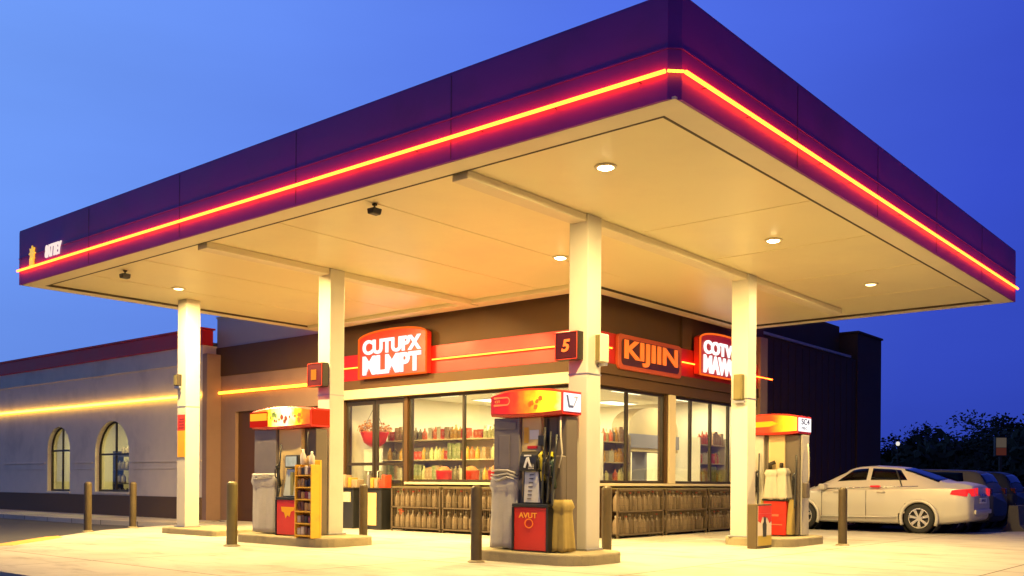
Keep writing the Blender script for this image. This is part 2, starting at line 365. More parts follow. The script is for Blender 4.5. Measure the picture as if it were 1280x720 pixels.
# clips
mb = MB()
for k in range(14):
    y = Y0+.4+k*1.05; mb.box(X0-.05, y-.006, NZ-.028, X0-.001, y+.006, NZ-.023)
    x = X0+.5+k*.98; mb.box(x-.006, Y0-.05, NZ-.028, x+.006, Y0-.001, NZ-.023)
mb.build('neon_bracket', M['darkmetal'], can)
# columns
def column(x, y, z0):
    co_ = MB().box(x-.165, y-.165, z0, x+.165, y+.165, S+.034).build('column', M['column'], can, bevel=.015)
    MB().box(x-.2, y-.2, z0-.001, x+.2, y+.2, z0+.03).build('base_plate', M['metal'], co_, bevel=.006)
    MB().box(x-.169, y-.169, 2.62, x+.169, y+.169, 2.64).build('joint_band', M['metal'], co_)
column(CX, CY[0], .12); column(CX, CY[1], .15); column(CX, CY[2], .15); column(C4[0], C4[1], .15)
# emblem and lettering on the far left end of the fascia
mb = MB()
cy_, cz_ = 18.66, NZ+.26
pts = []
for k in range(16):
    r = .15 if k % 2 == 0 else .085
    pts.append((cy_ + r*math.cos(2*PI*k/16)*.9, cz_ + r*math.sin(2*PI*k/16)))
mb.prism(pts, 'X', X0-.03, X0-.004); mb.box(X0-.03, cy_-.06, cz_-.23, X0-.004, cy_+.10, cz_-.09)
mb.build('emblem', pm('emblem_gold', (.85,.5,.03), .4, emit=(1,.6,.05), es=.7), can)
text_obj('lettering', '8ATTEY', glow('letter_glow', (1,.80,.72), .95), can, (X0-.02, 17.80, NZ+.21), 'X', .64, .23, .02, shear=.25, bold=.03)

# downlights
PW = 425
def downlight(x, y, label, p=1.0):
    t = thing('canopy_light', label, 'ceiling light', (x, y, S+.03), 0, 'round downlights in the canopy ceiling')
    MB().lathe([(.135,0),(.135,-.010),(.10,-.022),(.097,-.010)], n=24).build('trim_ring', M['cream'], t, smooth=True)
    MB().lathe([(.090,-.006),(.090,-.016),(.072,-.028),(.03,-.034)], n=24).build('lens', M['lens_dim'] if ('far right' in label or 'leftmost' in label) else M['lens'], t, smooth=True)
    a = area('canopy_lamp', (x, y, S-.03), .13, PW*p, (1,.69,.25)); return t
downlight(9.5, 6.55, 'round downlight near the front corner of the canopy, brightest of the row')
downlight(13.97, 6.5, 'round downlight halfway along the right front edge of the canopy')
downlight(18.15, 6.5, 'faint round downlight near the far right end of the canopy')
downlight(12.85, 9.76, 'round downlight behind the central column')
downlight(9.5, 13.83, 'round downlight added unseen behind the front half of the left ceiling beam')  # added lamp, out of view behind the beam, lights the left forecourt
downlight(12.9, 13.83, 'round downlight added unseen behind the store end of the left ceiling beam')  # second added lamp behind the beam, for the bay by the store
downlight(10.3, 17.2, 'round downlight near the leftmost column', 1.15)

downlight(13.4, 16.4, 'round downlight added unseen above the second column near the store', .7)  # added lamp, masked by the column, brightens the stucco wing
downlight(11.42, 18.62, 'round downlight added unseen behind the leftmost column', .95)  # added lamp out of view, lights the wing directly

# security cameras
def seccam(x, y, label):
    t = thing('security_camera', label, 'security camera', (x, y, S+.03), 0, 'dark cameras under the canopy'); t.scale = (.72,.72,.72)
    MB().lathe([(.05,0),(.05,-.03),(.02,-.04),(.02,-.09)], n=12).build('bracket', M['darkmetal'], t, smooth=True)
    MB().prism([(-.10,-.09),(.10,-.09),(.08,-.2),(-.06,-.2)], 'X', -.11, .11).build('housing', M['black'], t, bevel=.02)
    return t
# (461,258) and (147,340) in the photograph
seccam(8.82, 9.86, 'dark security camera under the canopy ceiling left of the front corner')
seccam(8.82, 16.5, 'dark security camera under the canopy near its left end')

# ------------------------------------------------------------------ signs and boxes on the columns
def box_sign(x, y, z, sz, label, txt):
    t = thing('column_sign', label, 'sign', (x, y, z))
    MB().box(-.07, -sz/2, -sz/2, .07, sz/2, sz/2).build('cabinet', M['darkmetal'], t, bevel=.012)
    MB().box(-.078, -sz/2+.03, -sz/2+.03, -.0705, sz/2-.03, sz/2-.03).build('sign_face', pm('sign_red_dark', (.07,.007,.006), .4), t)
    if txt: text_obj('numeral', txt, pm('numeral_glow', (.8,.15,.02), .4, emit=(1,.16,.03), es=.9), t, (-.085,0,0), 'X', sz*.36, sz*.44, .01, shear=.2, bold=.03)
    else: MB().box(-.088, -sz*.12, -sz*.22, -.079, sz*.22, sz*.22).build('lit_panel', glow('orange_panel', (1,.3,.03), .95), t, bevel=.004)
    ring_ = MB()
    s2 = sz/2-.012
    for a, b in (((-s2,-s2),(s2,-s2)),((s2,-s2),(s2,s2)),((s2,s2),(-s2,s2)),((-s2,s2),(-s2,-s2))): ring_.tube([(-.078,*a),(-.078,*b)], .006, 6)
    ring_.build('sign_edge', pm('edge_red', (.5,.04,.02), .4, emit=(1,.06,.02), es=.25), t)
    return t
box_sign(CX-.165-.07-.002, CY[1]+.07, 2.98, .42, 'square lit sign with an orange panel on the second column from the left', None)
box_sign(CX-.165-.07-.002, CY[2]+.10, 3.02, .40, 'square dark sign with a red numeral on the central column', '5')
def wallbox(name, x, y, z, sx, sy, sz, label, cat, mat):
    t = thing(name, label, cat, (x, y, z))
    MB().box(-sx/2,-sy/2,-sz/2,sx/2,sy/2,sz/2).build('housing', mat, t, bevel=.015)
    MB().box(-sx/2-.01,-sy/2+.02,-sz/2+.02,-sx/2-.001,sy/2-.02,sz/2-.02).build('front_grille', M['bollard_olive'], t)
    MB().box(-.02,-sy/2-.03,-sz/2-.05,.02,sy/2+.03,-sz/2-.01).build('bracket', M['metal'], t)
    return t
wallbox('speaker', CX+.1, CY[2]-.165-.06, 3.0, .20, .11, .40, 'olive speaker box on the right face of the central column beside the red numeral sign', 'speaker', M['cream'])
wallbox('speaker', C4[0]-.165-.06, C4[1]-.02, 2.83, .11, .17, .46, 'olive speaker box on the left face of the right column', 'speaker', M['bollard_olive'])
wallbox('floodlight', CX-.165-.06, CY[0]+.05, 3.18, .11, .14, .24, 'small dark floodlight box on the leftmost column', 'floodlight', M['darkmetal'])
t = thing('notice', 'red and yellow notice plate on the leftmost column', 'notice', (CX-.168, CY[0]-.02, 2.0))
MB().box(-.012,-.145,.13,0,.14,.46).build('red_plate', pm('notice_red', (.65,.05,.03), .5), t)
MB().box(-.012,-.145,-.42,0,.14,.128).build('yellow_plate', pm('notice_yellow', (.8,.4,.02), .5), t)
mb = MB()
for k in range(4): mb.box(-.016, -.10, .18+.06*k, -.0125, .09-.03*(k%2), .20+.06*k)
mb.build('printed_lines', pm('notice_ink', (.3,.03,.02), .5), t)

# ------------------------------------------------------------------ islands and bollards
def rrect(x0,y0,x1,y1,r,n_=6):
    out = []
    for cx,cy,a in ((x1-r,y0+r,-PI/2),(x1-r,y1-r,0),(x0+r,y1-r,PI/2),(x0+r,y0+r,PI)):
        for k in range(n_+1): out.append((cx+r*math.cos(a+PI/2*k/n_), cy+r*math.sin(a+PI/2*k/n_)))
    return out
def island(x0,y0,x1,y1,label,r=.42,h=.15):
    t = thing('pump_island', label, 'pump island', ((x0+x1)/2,(y0+y1)/2,0), 0, 'raised concrete pump islands')
    p = rrect(x0-(x0+x1)/2, y0-(y0+y1)/2, x1-(x0+x1)/2, y1-(y0+y1)/2, r)
    MB().prism(p,'Z',-.05,h).build('kerb', M['kerb'], t, bevel=.025)
    return t
island(10.16,7.42,11.48,9.45,'concrete island under the front pump and the central column')
island(10.1,12.55,11.45,15.15,'concrete island under the left pump and snack rack')
island(15.85,7.08,17.75,8.42,'concrete island under the right pump and its column')
t = thing('kerb_island', 'low concrete kerb block around the foot of the leftmost column', 'kerb', (11.3,17.9,0))
MB().prism(rrect(-.6,-1.35,.75,.62,.12),'Z',-.05,.12).build('kerb', M['kerb'], t, bevel=.025)

bol = thing('bollard', '', 'bollard', (0,0,0), 0, 'steel bollards round the pumps and driveway')
MB().lathe([(.078,0),(.078,1.0),(.07,1.03),(.045,1.05),(.01,1.055)], n=20).build('post', M['bollard'], bol, smooth=False, bevel=0)
MB().lathe([(.12,0),(.12,.012),(.085,.03)], n=20).build('collar', M['kerb'], bol)
for i,(x,y,lab,sc_) in enumerate((
    (9.88,8.92,'dark steel bollard at the left end of the front pump island',1.0),
    (12.5,8.55,'dark steel bollard behind the front island, just right of the central column',1.0),
    (9.4,14.0,'olive steel bollard left of the left pump with the snack rack',1.0),
    (11.9,13.55,'dark steel bollard between the second column and the store entrance',1.0),
    (17.32,6.68,'dark steel bollard between the right pump and the silver sedan',1.0),
    (9.83,19.86,'dark steel bollard beside the yellow kerb ramp, left one of the driveway pair',1.0),
    (11.4,20.9,'dark steel bollard in front of the large arched window',1.0))):
    b = bol if i == 0 else copy_tree(bol)
    relabel(b, lab, (x,y,0)); b.scale = (1,1,sc_)
    if 'olive' in lab:
        for ch in b.children:
            if ch.name.startswith('post'): ch.data = ch.data.copy(); ch.data.materials[0] = M['bollard_olive']
            ch.scale = (1.15,1.15,1.03)

# ------------------------------------------------------------------ pumps
def art_mat(name, stops, noise=.18, nscale=7, axis='Y', lo=-1, hi=1, es=1.1):
    m = bpy.data.materials.new(name); n, l = nodes_of(m); b = n['Principled BSDF']
    tc = n.new('ShaderNodeTexCoord'); sp = n.new('ShaderNodeSeparateXYZ'); l.new(tc.outputs['Object'], sp.inputs[0])
    mr = n.new('ShaderNodeMapRange'); mr.inputs[1].default_value = lo; mr.inputs[2].default_value = hi; l.new(sp.outputs[axis], mr.inputs[0])
    ns = n.new('ShaderNodeTexNoise'); ns.inputs['Scale'].default_value = nscale; ns.inputs['Detail'].default_value = 3; l.new(tc.outputs['Object'], ns.inputs['Vector'])
    ma = n.new('ShaderNodeMath'); ma.operation = 'MULTIPLY_ADD'; ma.inputs[1].default_value = noise*2; l.new(ns.outputs['Fac'], ma.inputs[0]); l.new(mr.outputs[0], ma.inputs[2])
    sb = n.new('ShaderNodeMath'); sb.operation = 'SUBTRACT'; sb.inputs[1].default_value = noise; l.new(ma.outputs[0], sb.inputs[0])
    cr = n.new('ShaderNodeValToRGB'); l.new(sb.outputs[0], cr.inputs[0]); el = cr.color_ramp.elements
    el[0].position = stops[0][0]; el[0].color = (*stops[0][1],1); el[1].position = stops[-1][0]; el[1].color = (*stops[-1][1],1)
    for p, c in stops[1:-1]: q = el.new(p); q.color = (*c,1)
    l.new(cr.outputs[0], b.inputs['Base Color']); l.new(cr.outputs[0], b.inputs['Emission Color']); b.inputs['Emission Strength'].default_value = es
    b.inputs['Roughness'].default_value = .3
    return m
RED=(.55,.012,.006); ORG=(.95,.16,.008); YEL=(1,.62,.02); WHT=(1,.9,.75)

def drape(mb, x0, y0, x1, y1, z0, z1, amp=.03, nf=7, seed=0, n_=40, rows=14, flare=.03):
    rnd = random.Random(seed); ph = [rnd.random()*6 for _ in range(4)]
    rings = []
    for j in range(rows+1):
        t = j/rows; z = z1 + (z0-z1)*t; R = []
        g = flare*t + (.03*math.exp(-((t-.12)/.06)**2))
        for k in range(n_):
            a = 2*PI*k/n_; cx = math.cos(a); cy = math.sin(a); q = max(abs(cx),abs(cy)); cx /= q; cy /= q
            f = amp*(.3+.7*t)*(math.sin(nf*a+ph[0]+1.2*t)+.5*math.sin((nf*2+1)*a+ph[1]-2*t))
            R.append(((x0+x1)/2 + cx*((x1-x0)/2+g+f*.6), (y0+y1)/2 + cy*((y1-y0)/2+g+f*.6), z + (.012*math.sin(5*a+ph[2]) if j == rows else 0)))
        rings.append(R)
    return mb.loft(rings)

def topper(root, L, D, z0, z1, face, white_end, style):
    # bowed lit box along local Y; outline in Y-Z with an arched top
    prof = []
    N = 14
    tp = root_topper = None
    rings = []
    for k in range(N+1):
        y = -L/2 + L*k/N; u = 2*k/N-1
        zt = z1 - .05*abs(u)**2.2; zb = z0 + .025*abs(u)**2.2; bx = .05*(1-u*u); r = .035
        xf = -D/2-bx; xb = D/2
        rings.append([(xf+.02,y,zb),(xf,y,zb+r),(xf,y,zt-r),(xf+.03,y,zt),(xb,y,zt),(xb,y,zb)])
    body = MB().loft(rings).build('topper', M['redplastic'], root)
    mb = MB(); vs = []; fs = []
    for k in range(N+1):
        y = -L/2+.012 + (L-.024)*k/N; u = 2*k/N-1
        zt = z1 - .05*abs(u)**2.2-.03; zb = z0+.025*abs(u)**2.2+.045; bx = .05*(1-u*u); xf = -D/2-bx-.006
        vs += [(xf,y,zb),(xf,y,zt)]
    for k in range(N): fs.append((2*k,2*k+1,2*k+3,2*k+2))
    mb.add(vs, fs); mb.build('lit_face', face, body)
    # end panel facing -Y
    ez0, ez1 = z0+.06, z1-.08
    MB().box(-D/2+.03,-L/2-.012,ez0,D/2-.02,-L/2-.002,ez1).build('end_panel', M['white_lit'] if white_end else glow('red_lit', (1,.05,.01), .8), body, bevel=.004)
    return body

def squiggle(y0, z0, w_, h_, x, seed, n_=4):
    mb = MB(); rnd = random.Random(seed)
    for k in range(n_):
        cy = y0 + w_*(rnd.random()-.5); cz = z0 + h_*(rnd.random()-.5); r = .02+.03*rnd.random()
        mb.prism([(cy+r*math.cos(2*PI*i/9)*(.7+.5*rnd.random()), cz+r*math.sin(2*PI*i/9)*(.7+.5*rnd.random())) for i in range(9)], 'X', x-.004, x)
    return mb

def nozzle(root, y, x, z, mat_body, k=0):
    nz = MB().tube([(x-.02,y,z-.22),(x-.05,y,z-.08),(x-.06,y,z+.05),(x-.10,y,z+.12),(x-.03,y,z+.17)], .032, 8, .022).build('nozzle', mat_body, root, smooth=True)
    g = MB()
    g.tube([(x-.055,y,z-.10),(x-.12,y,z-.06),(x-.13,y,z+.06),(x-.08,y,z+.11)], .011, 6)
    g.build('trigger_guard', M['black'], nz, smooth=True)
    pts = []
    for i in range(15):
        t = i/14; pts.append((x-.02-.14*math.sin(PI*t)*(1 if k else .8), y-.05*math.sin(PI*t)-.03*t, z-.22-.42*math.sin(PI*t*.82)+.95*t**2.2))
    MB().tube(pts, .014, 7).build('hose', M['hose'], nz, smooth=True)
    return nz

def pump_common(label, x, y, L, D, face, white_end, group='fuel pumps under the canopy'):
    t = thing('fuel_pump', label, 'fuel pump', (x,y,.15), 0, group)
    z0, z1 = 1.86, 2.25
    tp = topper(t, L, D, z0, z1, face, white_end, 0)
    return t, tp, z0, z1

# --- front pump (centre of picture)
L, D = 1.27, .44
face2 = art_mat('front_pump_art', ((0,(1,.55,.25)),(.08,YEL),(.26,YEL),(.34,(1,.45,.01)),(.48,ORG),(.6,(.75,.05,.008)),(.74,RED),(1,(.4,.01,.006))), .13, 6, 'Y', -L/2, L/2, 1.0)
p2, tp2, z0, z1 = pump_common('front fuel pump with red to yellow lit topper and grey cloth drape', 10.62, 8.49, L, D, face2, True)
# stadium ring logo
mb = MB(); prev = None; pts = []
for k in range(25):
    a = PI/2 - PI*k/24; pts.append((-D/2-.035, L/2-.33-.055*math.cos(a)*1.0, (z0+z1)/2+.035+.052*math.sin(a)))
pts = [(-D/2-.018, L/2-.08, (z0+z1)/2+.087)] + pts + [(-D/2-.018, L/2-.08, (z0+z1)/2-.017)]
mb.tube(pts, .016, 6); mb.build('logo', glow('logo_orange', (1,.22,.06), 1.2), tp2)
text_obj('wordmark', 'CITEO', glow('logo_orange2', (1,.3,.06), 1.1), tp2, (-D/2-.028, L/2-.2, (z0+z1)/2+.035), 'X', .2, .035, .006, bold=.02)
squiggle(-.16,(z0+z1)/2,.34,.16,-D/2-.056,3,6).build('flower_art', pm('flower_red', (.8,.10,.01), .4, emit=(1,.16,.01), es=.8), tp2)
text_obj('end_mark', 'L', M['mark'], tp2, (-.06,-L/2-.015,(z0+z1)/2), 'Y', .16, .17, .004, shear=-.3, bold=.03)
text_obj('end_numeral', '7', pm('grey_ink', (.3,.3,.42), .5), tp2, (.07,-L/2-.015,(z0+z1)/2), 'Y', .11, .15, .004, shear=.3)
def P2(y): return y - 8.49
# body panels
MB().box(-.06,-.60,.02,.20,.60,1.86).build('cabinet', M['pumpdark'], p2, bevel=.015)
MB().box(-.19,.13,.02,-.061,.60,1.86).build('side_panel', M['pumpblue'], p2, bevel=.012)
MB().box(-.14,-.22,.02,-.061,.127,1.86).build('centre_panel', M['pumpcream'], p2, bevel=.012)
mb = MB(); mb.box(-.2,.30,1.06,-.192,.50,1.62); mb.box(-.2,.18,1.70,-.192,.56,1.80); mb.build('access_door', M['pumpblue'], p2, bevel=.004)
drape(MB(), -.215,.14,.0,.61,.03,1.04,.024,7,1,flare=.02).build('cloth_cover', M['cloth'], p2, smooth=True)
mb = MB(); 
for k in range(3): 
    zz = 1.0+.045*k; mb.tube([(-.215+.01*k,.63,zz+.02),(-.25,.5,zz-.03+.03*k),(-.25,.3,zz+.03),(-.225,.13,zz-.02)], .014, 6)
mb.build('cloth_tie', M['cloth'], p2, smooth=True)
rc = MB().box(-.32,-.46,.015,-.145,.11,.61).build('red_cabinet', M['redplastic'], p2, bevel=.012)
MB().box(-.335,-.49,.612,-.14,.14,.66).build('cabinet_top', M['black'], rc, bevel=.01)
mb = MB(); mb.box(-.33,-.492,.0,-.15,-.462,.61); mb.box(-.33,.112,.0,-.15,.142,.61); mb.box(-.33,-.49,.0,-.16,.14,.014); mb.build('cabinet_rim', M['black'], rc)
text_obj('cabinet_mark', 'AVUT', glow('mark_orange', (1,.3,.03), .8), rc, (-.324,-.14,.5), 'X', .32, .075, .005, bold=.02)
mb = MB(); pts = [(-.325,-.16+.07*math.sin(a*2*PI/12), .39+.06*math.cos(a*2*PI/12)) for a in range(13)]; mb.tube(pts,.009,6); mb.build('drop_mark', glow('mark_orange3', (1,.18,.02), .8), rc)
# tapered dispenser post: steel panel with dark edges and keypad head
po = MB().loft([[(-.17,-.38,.66),(-.17,-.02,.66),(-.30,-.02,.66),(-.30,-.38,.66)],[(-.145,-.28,1.12),(-.145,-.0,1.12),(-.24,-.0,1.12),(-.24,-.28,1.12)]]).build('dispenser_post', M['black'], p2, bevel=.01)
MB().loft([[(-.3,-.345,.68),(-.3,-.06,.68),(-.312,-.06,.68),(-.312,-.345,.68)],[(-.24,-.26,1.11),(-.24,-.03,1.11),(-.252,-.03,1.11),(-.252,-.26,1.11)]]).build('steel_panel', M['steel'], po)
mb = MB()
for k in range(7): 
    t = k/6; mb.box(-.317+.056*t+.0, -.19, .72+.055*k, -.311+.056*t, -.12, .735+.055*k)
mb.build('label_lines', M['pumpdark'], po)
hd = MB().prism([(-.31,1.1),(-.32,1.22),(-.30,1.34),(-.25,1.38),(-.142,1.38),(-.142,1.12)], 'Y', -.28, .03).build('keypad_head', M['black'], p2, bevel=.02)
mb = MB(); mb.prism([(-.20,1.16),(-.17,1.17),(-.13,1.25),(-.09,1.15),(-.06,1.16),(-.11,1.29),(-.15,1.30)], 'X', -.33, -.322); mb.box(-.327,-.19,1.31,-.318,-.07,1.33); mb.build('screen_mark', M['white'], hd)
for (ya,yb,za,zb,cl_) in ((-.18,-.02,1.55,1.68,'w'),(-.16,.02,1.42,1.46,'r'),(.0,.08,1.50,1.72,'y')):
    mb = MB(); mb.box(-.1445,ya,za,-.1402,yb,zb); mb.build('sticker', {'w':M['white'],'r':M['redplastic'],'y':M['yellow']}[cl_], p2)
mb = MB()
for k in range(3):
    for j in range(3): mb.box(-.3265+.004*k, -.235+.035*j, 1.135+.03*k, -.318+.004*k, -.212+.035*j, 1.155+.03*k)
mb.build('keypad_keys', M['steel'], hd)
MB().box(-.175,-.30,1.46,-.1402,-.19,1.60).build('card_reader', M['black'], p2, bevel=.008)
mb = MB(); mb.box(-.066,-.598,.02,-.0605,-.30,.06); mb.box(-.0655,-.44,1.38,-.0605,-.436,1.85); mb.box(-.0655,-.30,1.34,-.0605,-.26,1.84); mb.build('panel_seam', M['black'], p2)
nozzle(p2, -.34, -.22, 1.2, pm('nozzle_yellow', (.5,.42,.03), .4))
nozzle(p2, -.42, -.20, 1.14, M['black']); nozzle(p2, -.52, -.2, 1.10, pm('nozzle_green', (.03,.06,.04), .4), 1)
MB().box(-.17,-.60,.68,-.061,-.37,1.32).build('nozzle_boot', M['pumpdark'], p2, bevel=.02)
MB().tube([(-.19,-.44,1.36),(-.2,-.45,1.30)], .045, 8).build('nozzle_tag', pm('tag_yellow', (.6,.55,.03), .5), p2)
drape(MB(), -.2,-.66,-.02,-.5,.02,.72,.016,4,5).build('hose_cover', M['olive'], p2, smooth=True)
MB().tube([(-.16,-.57,1.85),(-.2,-.6,1.6),(-.18,-.615,1.35),(-.2,-.57,1.15)], .012, 7).build('overhead_hose', M['cloth_cream'], p2, smooth=True)

# --- left pump
L, D = 1.70, .42
face1 = art_mat('left_pump_art', ((0,(.9,.05,.01)),(.12,ORG),(.2,YEL),(.36,WHT),(.5,(1,.85,.35)),(.62,YEL),(.72,ORG),(1,ORG)), .12, 7, 'Y', -L/2, L/2, .95)
p1, tp1, z0, z1 = pump_common('left fuel pump with yellow lit topper beside the snack rack', 10.62, 14.07, L, D, face1, False)
mb = MB(); mb.box(-D/2-.055,L/2-.56,z0+.05,-D/2-.004,L/2-.03,z1-.075); mb.build('end_plate', glow('plate_red', (.75,.02,.01), .75), tp1)
MB().box(-D/2-.062,L/2-.54,z0+.16,-D/2-.056,L/2-.05,z1-.1).build('price_plate', glow('plate_yellow', (1,.5,.03), 1.05), tp1)
squiggle(-.1,(z0+z1)/2,.5,.16,-D/2-.056,11,7).build('snack_art', pm('art_brown', (.28,.07,.03), .4, emit=(.5,.1,.03), es=.4), tp1)
squiggle(-.5,(z0+z1)/2,.34,.18,-D/2-.04,13,6).build('fruit_art', pm('art_red', (.8,.1,.02), .4, emit=(1,.2,.02), es=.8), tp1)
squiggle(.12,(z0+z1)/2,.2,.18,-D/2-.056,17,4).build('leaf_art', pm('art_green', (.18,.25,.05), .4, emit=(.25,.3,.06), es=.5), tp1)
MB().box(-.05,-.80,.02,.20,.80,1.86).build('cabinet', M['pumpdark'], p1, bevel=.015)
MB().box(-.19,.14,.02,-.051,.78,1.86).build('side_panel', M['pumpblue'], p1, bevel=.012)
MB().box(-.13,-.50,.02,-.051,.137,1.86).build('centre_panel', M['pumpcream'], p1, bevel=.012)
drape(MB(), -.20,.14,.0,.80,.03,1.08,.022,7,2,flare=.01).build('cloth_cover', M['cloth'], p1, smooth=True)
mb = MB()
for k in range(3): mb.tube([(-.20,.815,1.0+.03*k),(-.235,.66,.98+.03*k),(-.235,.38,1.02+.02*k),(-.2,.13,.99+.03*k)], .014, 6)
mb.build('cloth_tie', M['cloth'], p1, smooth=True)
rc = MB().box(-.32,-.42,.015,-.135,.20,.62).build('red_cabinet', M['redplastic'], p1, bevel=.012); rc.location.y = -.27
MB().box(-.335,-.44,.622,-.13,.22,.67).build('cabinet_top', M['black'], rc, bevel=.01)
mb = MB(); mb.box(-.33,-.45,.0,-.15,-.422,.62); mb.box(-.33,.202,.0,-.15,.23,.62); mb.build('cabinet_rim', M['black'], rc)
mb = MB(); mb.prism([(.07,.50),(-.30,.50),(-.28,.44),(-.20,.42),(-.17,.33),(-.10,.36),(-.06,.30),(-.02,.40),(.05,.42)], 'X', -.326, -.3205); mb.build('cabinet_mark', glow('mark_orange2', (1,.34,.02), .85), rc)
po = MB().loft([[(-.14,-.40,.67),(-.14,.10,.67),(-.27,.10,.67),(-.27,-.40,.67)],[(-.135,-.36,1.16),(-.135,.04,1.16),(-.23,.04,1.16),(-.23,-.36,1.16)]]).build('dispenser_post', M['black'], p1, bevel=.01); po.location.y = -.27
MB().loft([[(-.27,-.36,.69),(-.27,.06,.69),(-.285,.06,.69),(-.285,-.36,.69)],[(-.23,-.32,1.15),(-.23,.01,1.15),(-.245,.01,1.15),(-.245,-.32,1.15)]]).build('steel_panel', pm('pale_panel', (.6,.62,.45), .3, .3), po)
MB().box(-.29,-.21,.7,-.262,-.14,1.1).build('panel_slot', pm('olive_slot', (.2,.2,.08), .5), po)
hd = MB().box(-.29,-.35,1.17,-.14,.03,1.40).build('keypad_head', M['black'], p1, bevel=.03); hd.location.y = -.27
MB().box(-.3,-.31,1.2,-.291,-.02,1.37).build('screen', pm('screen_grey', (.28,.33,.33), .15, emit=(.35,.42,.4), es=.35, var=.6, scale=12), hd)
nozzle(p1, .0, -.18, 1.08, M['black'])
MB().box(-.2,-.78,.75,-.051,-.62,1.3).build('nozzle_boot', M['pumpdark'], p1, bevel=.02)
MB().tube([(-.16,-.74,1.85),(-.22,-.78,1.6),(-.19,-.79,1.35),(-.2,-.72,1.15)], .012, 7).build('overhead_hose', M['hose'], p1, smooth=True)
# snack rack beside the left pump
sr = thing('snack_rack', 'narrow yellow snack rack with dark goods in front of the second column', 'rack', (10.27,12.96,.15))
mb = MB(); mb.box(-.02,-.20,0,.02,.24,1.30); mb.box(-.2,-.20,0,-.021,-.18,1.22); mb.box(-.2,.22,0,-.021,.24,1.22); mb.build('rack_frame', M['yellow'], sr, bevel=.006)
for k in range(6): MB().box(-.2,-.178,.03+.2*k,-.021,.218,.05+.2*k).build('shelf', M['yellow'], sr)
cols = [pm('pack_brown',(.10,.035,.03),.4), pm('pack_white',(.6,.52,.45),.4), pm('pack_maroon',(.2,.03,.05),.4), pm('pack_black',(.03,.025,.03),.4), pm('pack_tan',(.4,.25,.1),.5)]
row_name = ['bottom','second lowest','third lowest','third highest','second highest','top']
for k in range(6):
    for j in range(4):
        hh = .11+.05*random.random()
        o = MB().box(-.06,-.04,0,.06,.04,hh).build('snack_pack', cols[(k*2+j*(k%2)+ (j//2))%5], bevel=.012)
        o.location = (10.27-.11, 12.96-.12+.095*j, .15+.052+.2*k); o.rotation_euler = (0,0,.2*random.random()-.1)
        tag(o, f'snack pack on the {row_name[k]} shelf of the yellow rack by the left pump', 'snack pack', f'snack packs on the {row_name[k]} rack shelf')
for j,(dy,hh) in enumerate(((-.1,.22),(.0,.15),(.13,.26))):
    o = MB().lathe([(.045,0),(.05,.02),(.05,hh*.6),(.02,hh*.8),(.02,hh)], n=12).build('bottle', cols[1 if j != 1 else 4], smooth=True)
    o.location = (10.17,12.97+dy,.15+1.222+.0); tag(o, 'pale bottle standing on top of the yellow snack rack', 'bottle', 'bottles on the snack rack top')

# --- right pump
L, D = 1.05, .60
face3 = art_mat('right_pump_art', ((0,(1,.7,.05)),(.10,YEL),(.22,(1,.36,.01)),(.36,ORG),(.5,(.75,.04,.008)),(1,RED)), .12, 3.5, 'Y', -L/2, L/2, 1.0)
p3, tp3, z0, z1 = pump_common('right fuel pump with orange lit topper, cream nozzle bags and silver sedan beyond', 17.08, 7.84, L, D, face3, True)
mb = MB(); mb.prism([(.42,z0+.14),(.30,z0+.24),(-.06,z0+.25),(-.18,z0+.2),(.0,z0+.15)], 'X', -D/2-.062, -D/2-.05); mb.build('flame_art', glow('flame_yellow', (1,.66,.02), 1.1), tp3)
text_obj('end_mark', 'SC4', M['mark'], tp3, (.02,-L/2-.015,z0+.24), 'Y', .36, .11, .004, bold=.02)
text_obj('end_words', 'MEC', M['mark'], tp3, (-.02,-L/2-.015,z0+.12), 'Y', .26, .05, .004)
MB().box(-.16,-.50,.02,.28,.50,1.86).build('cabinet', M['pumpdark'], p3, bevel=.015)
MB().box(-.2,-.24,.02,-.161,.08,1.86).build('centre_panel', M['pumpcream'], p3, bevel=.012)
MB().box(-.10,-.53,.02,.22,-.501,1.86).build('side_panel', M['steel'], p3, bevel=.008)
MB().box(-.24,.16,.02,-.161,.50,1.86).build('front_panel', M['steel'], p3, bevel=.008)
rc = MB().box(-.36,-.34,.015,-.201,.10,.64).build('red_cabinet', M['redplastic'], p3, bevel=.012)
MB().box(-.375,-.37,.642,-.19,.13,.68).build('cabinet_top', M['black'], rc, bevel=.01)
mb = MB(); mb.box(-.365,-.2,.36,-.3605,.02,.40); mb.box(-.365,-.27,.2,-.3605,.05,.22); mb.build('cabinet_mark', glow('mark_o4', (1,.25,.06), .8), rc)
for yy, nm in ((.145,0),(-.40,1)):
    mb = MB(); mb.loft([[(-.36+.1*t*t,yy-.05,.03+.64*t),(-.36+.1*t*t,yy+.05,.03+.64*t),(-.21,yy+.05,.03+.64*t),(-.21,yy-.05,.03+.64*t)] for t in (0,.25,.5,.75,1)]); mb.build('side_guard', M['olive'], p3, bevel=.01)
drape(MB(), -.34,-.14,-.22,.06,.68,1.22,.025,4,8,flare=.05).build('nozzle_bag', M['cloth_cream'], p3, smooth=True)
drape(MB(), -.34,-.32,-.22,-.17,.68,1.25,.02,3,9,flare=.05).build('nozzle_bag', M['cloth_cream'], p3, smooth=True)
nozzle(p3, .26, -.26, 1.02, M['black']); nozzle(p3, -.45, -.22, .98, M['black'],1); nozzle(p3, .36, -.28, .95, pm('nozzle_dark_green', (.05,.08,.03), .4))
mb = MB(); mb.tube([(-.26,.02,1.24),(-.3,.0,1.32),(-.26,-.08,1.36)], .04, 8); mb.tube([(-.26,-.2,1.26),(-.3,-.22,1.33)], .035, 8); mb.build('bag_knot', M['darkmetal'], p3, smooth=True)
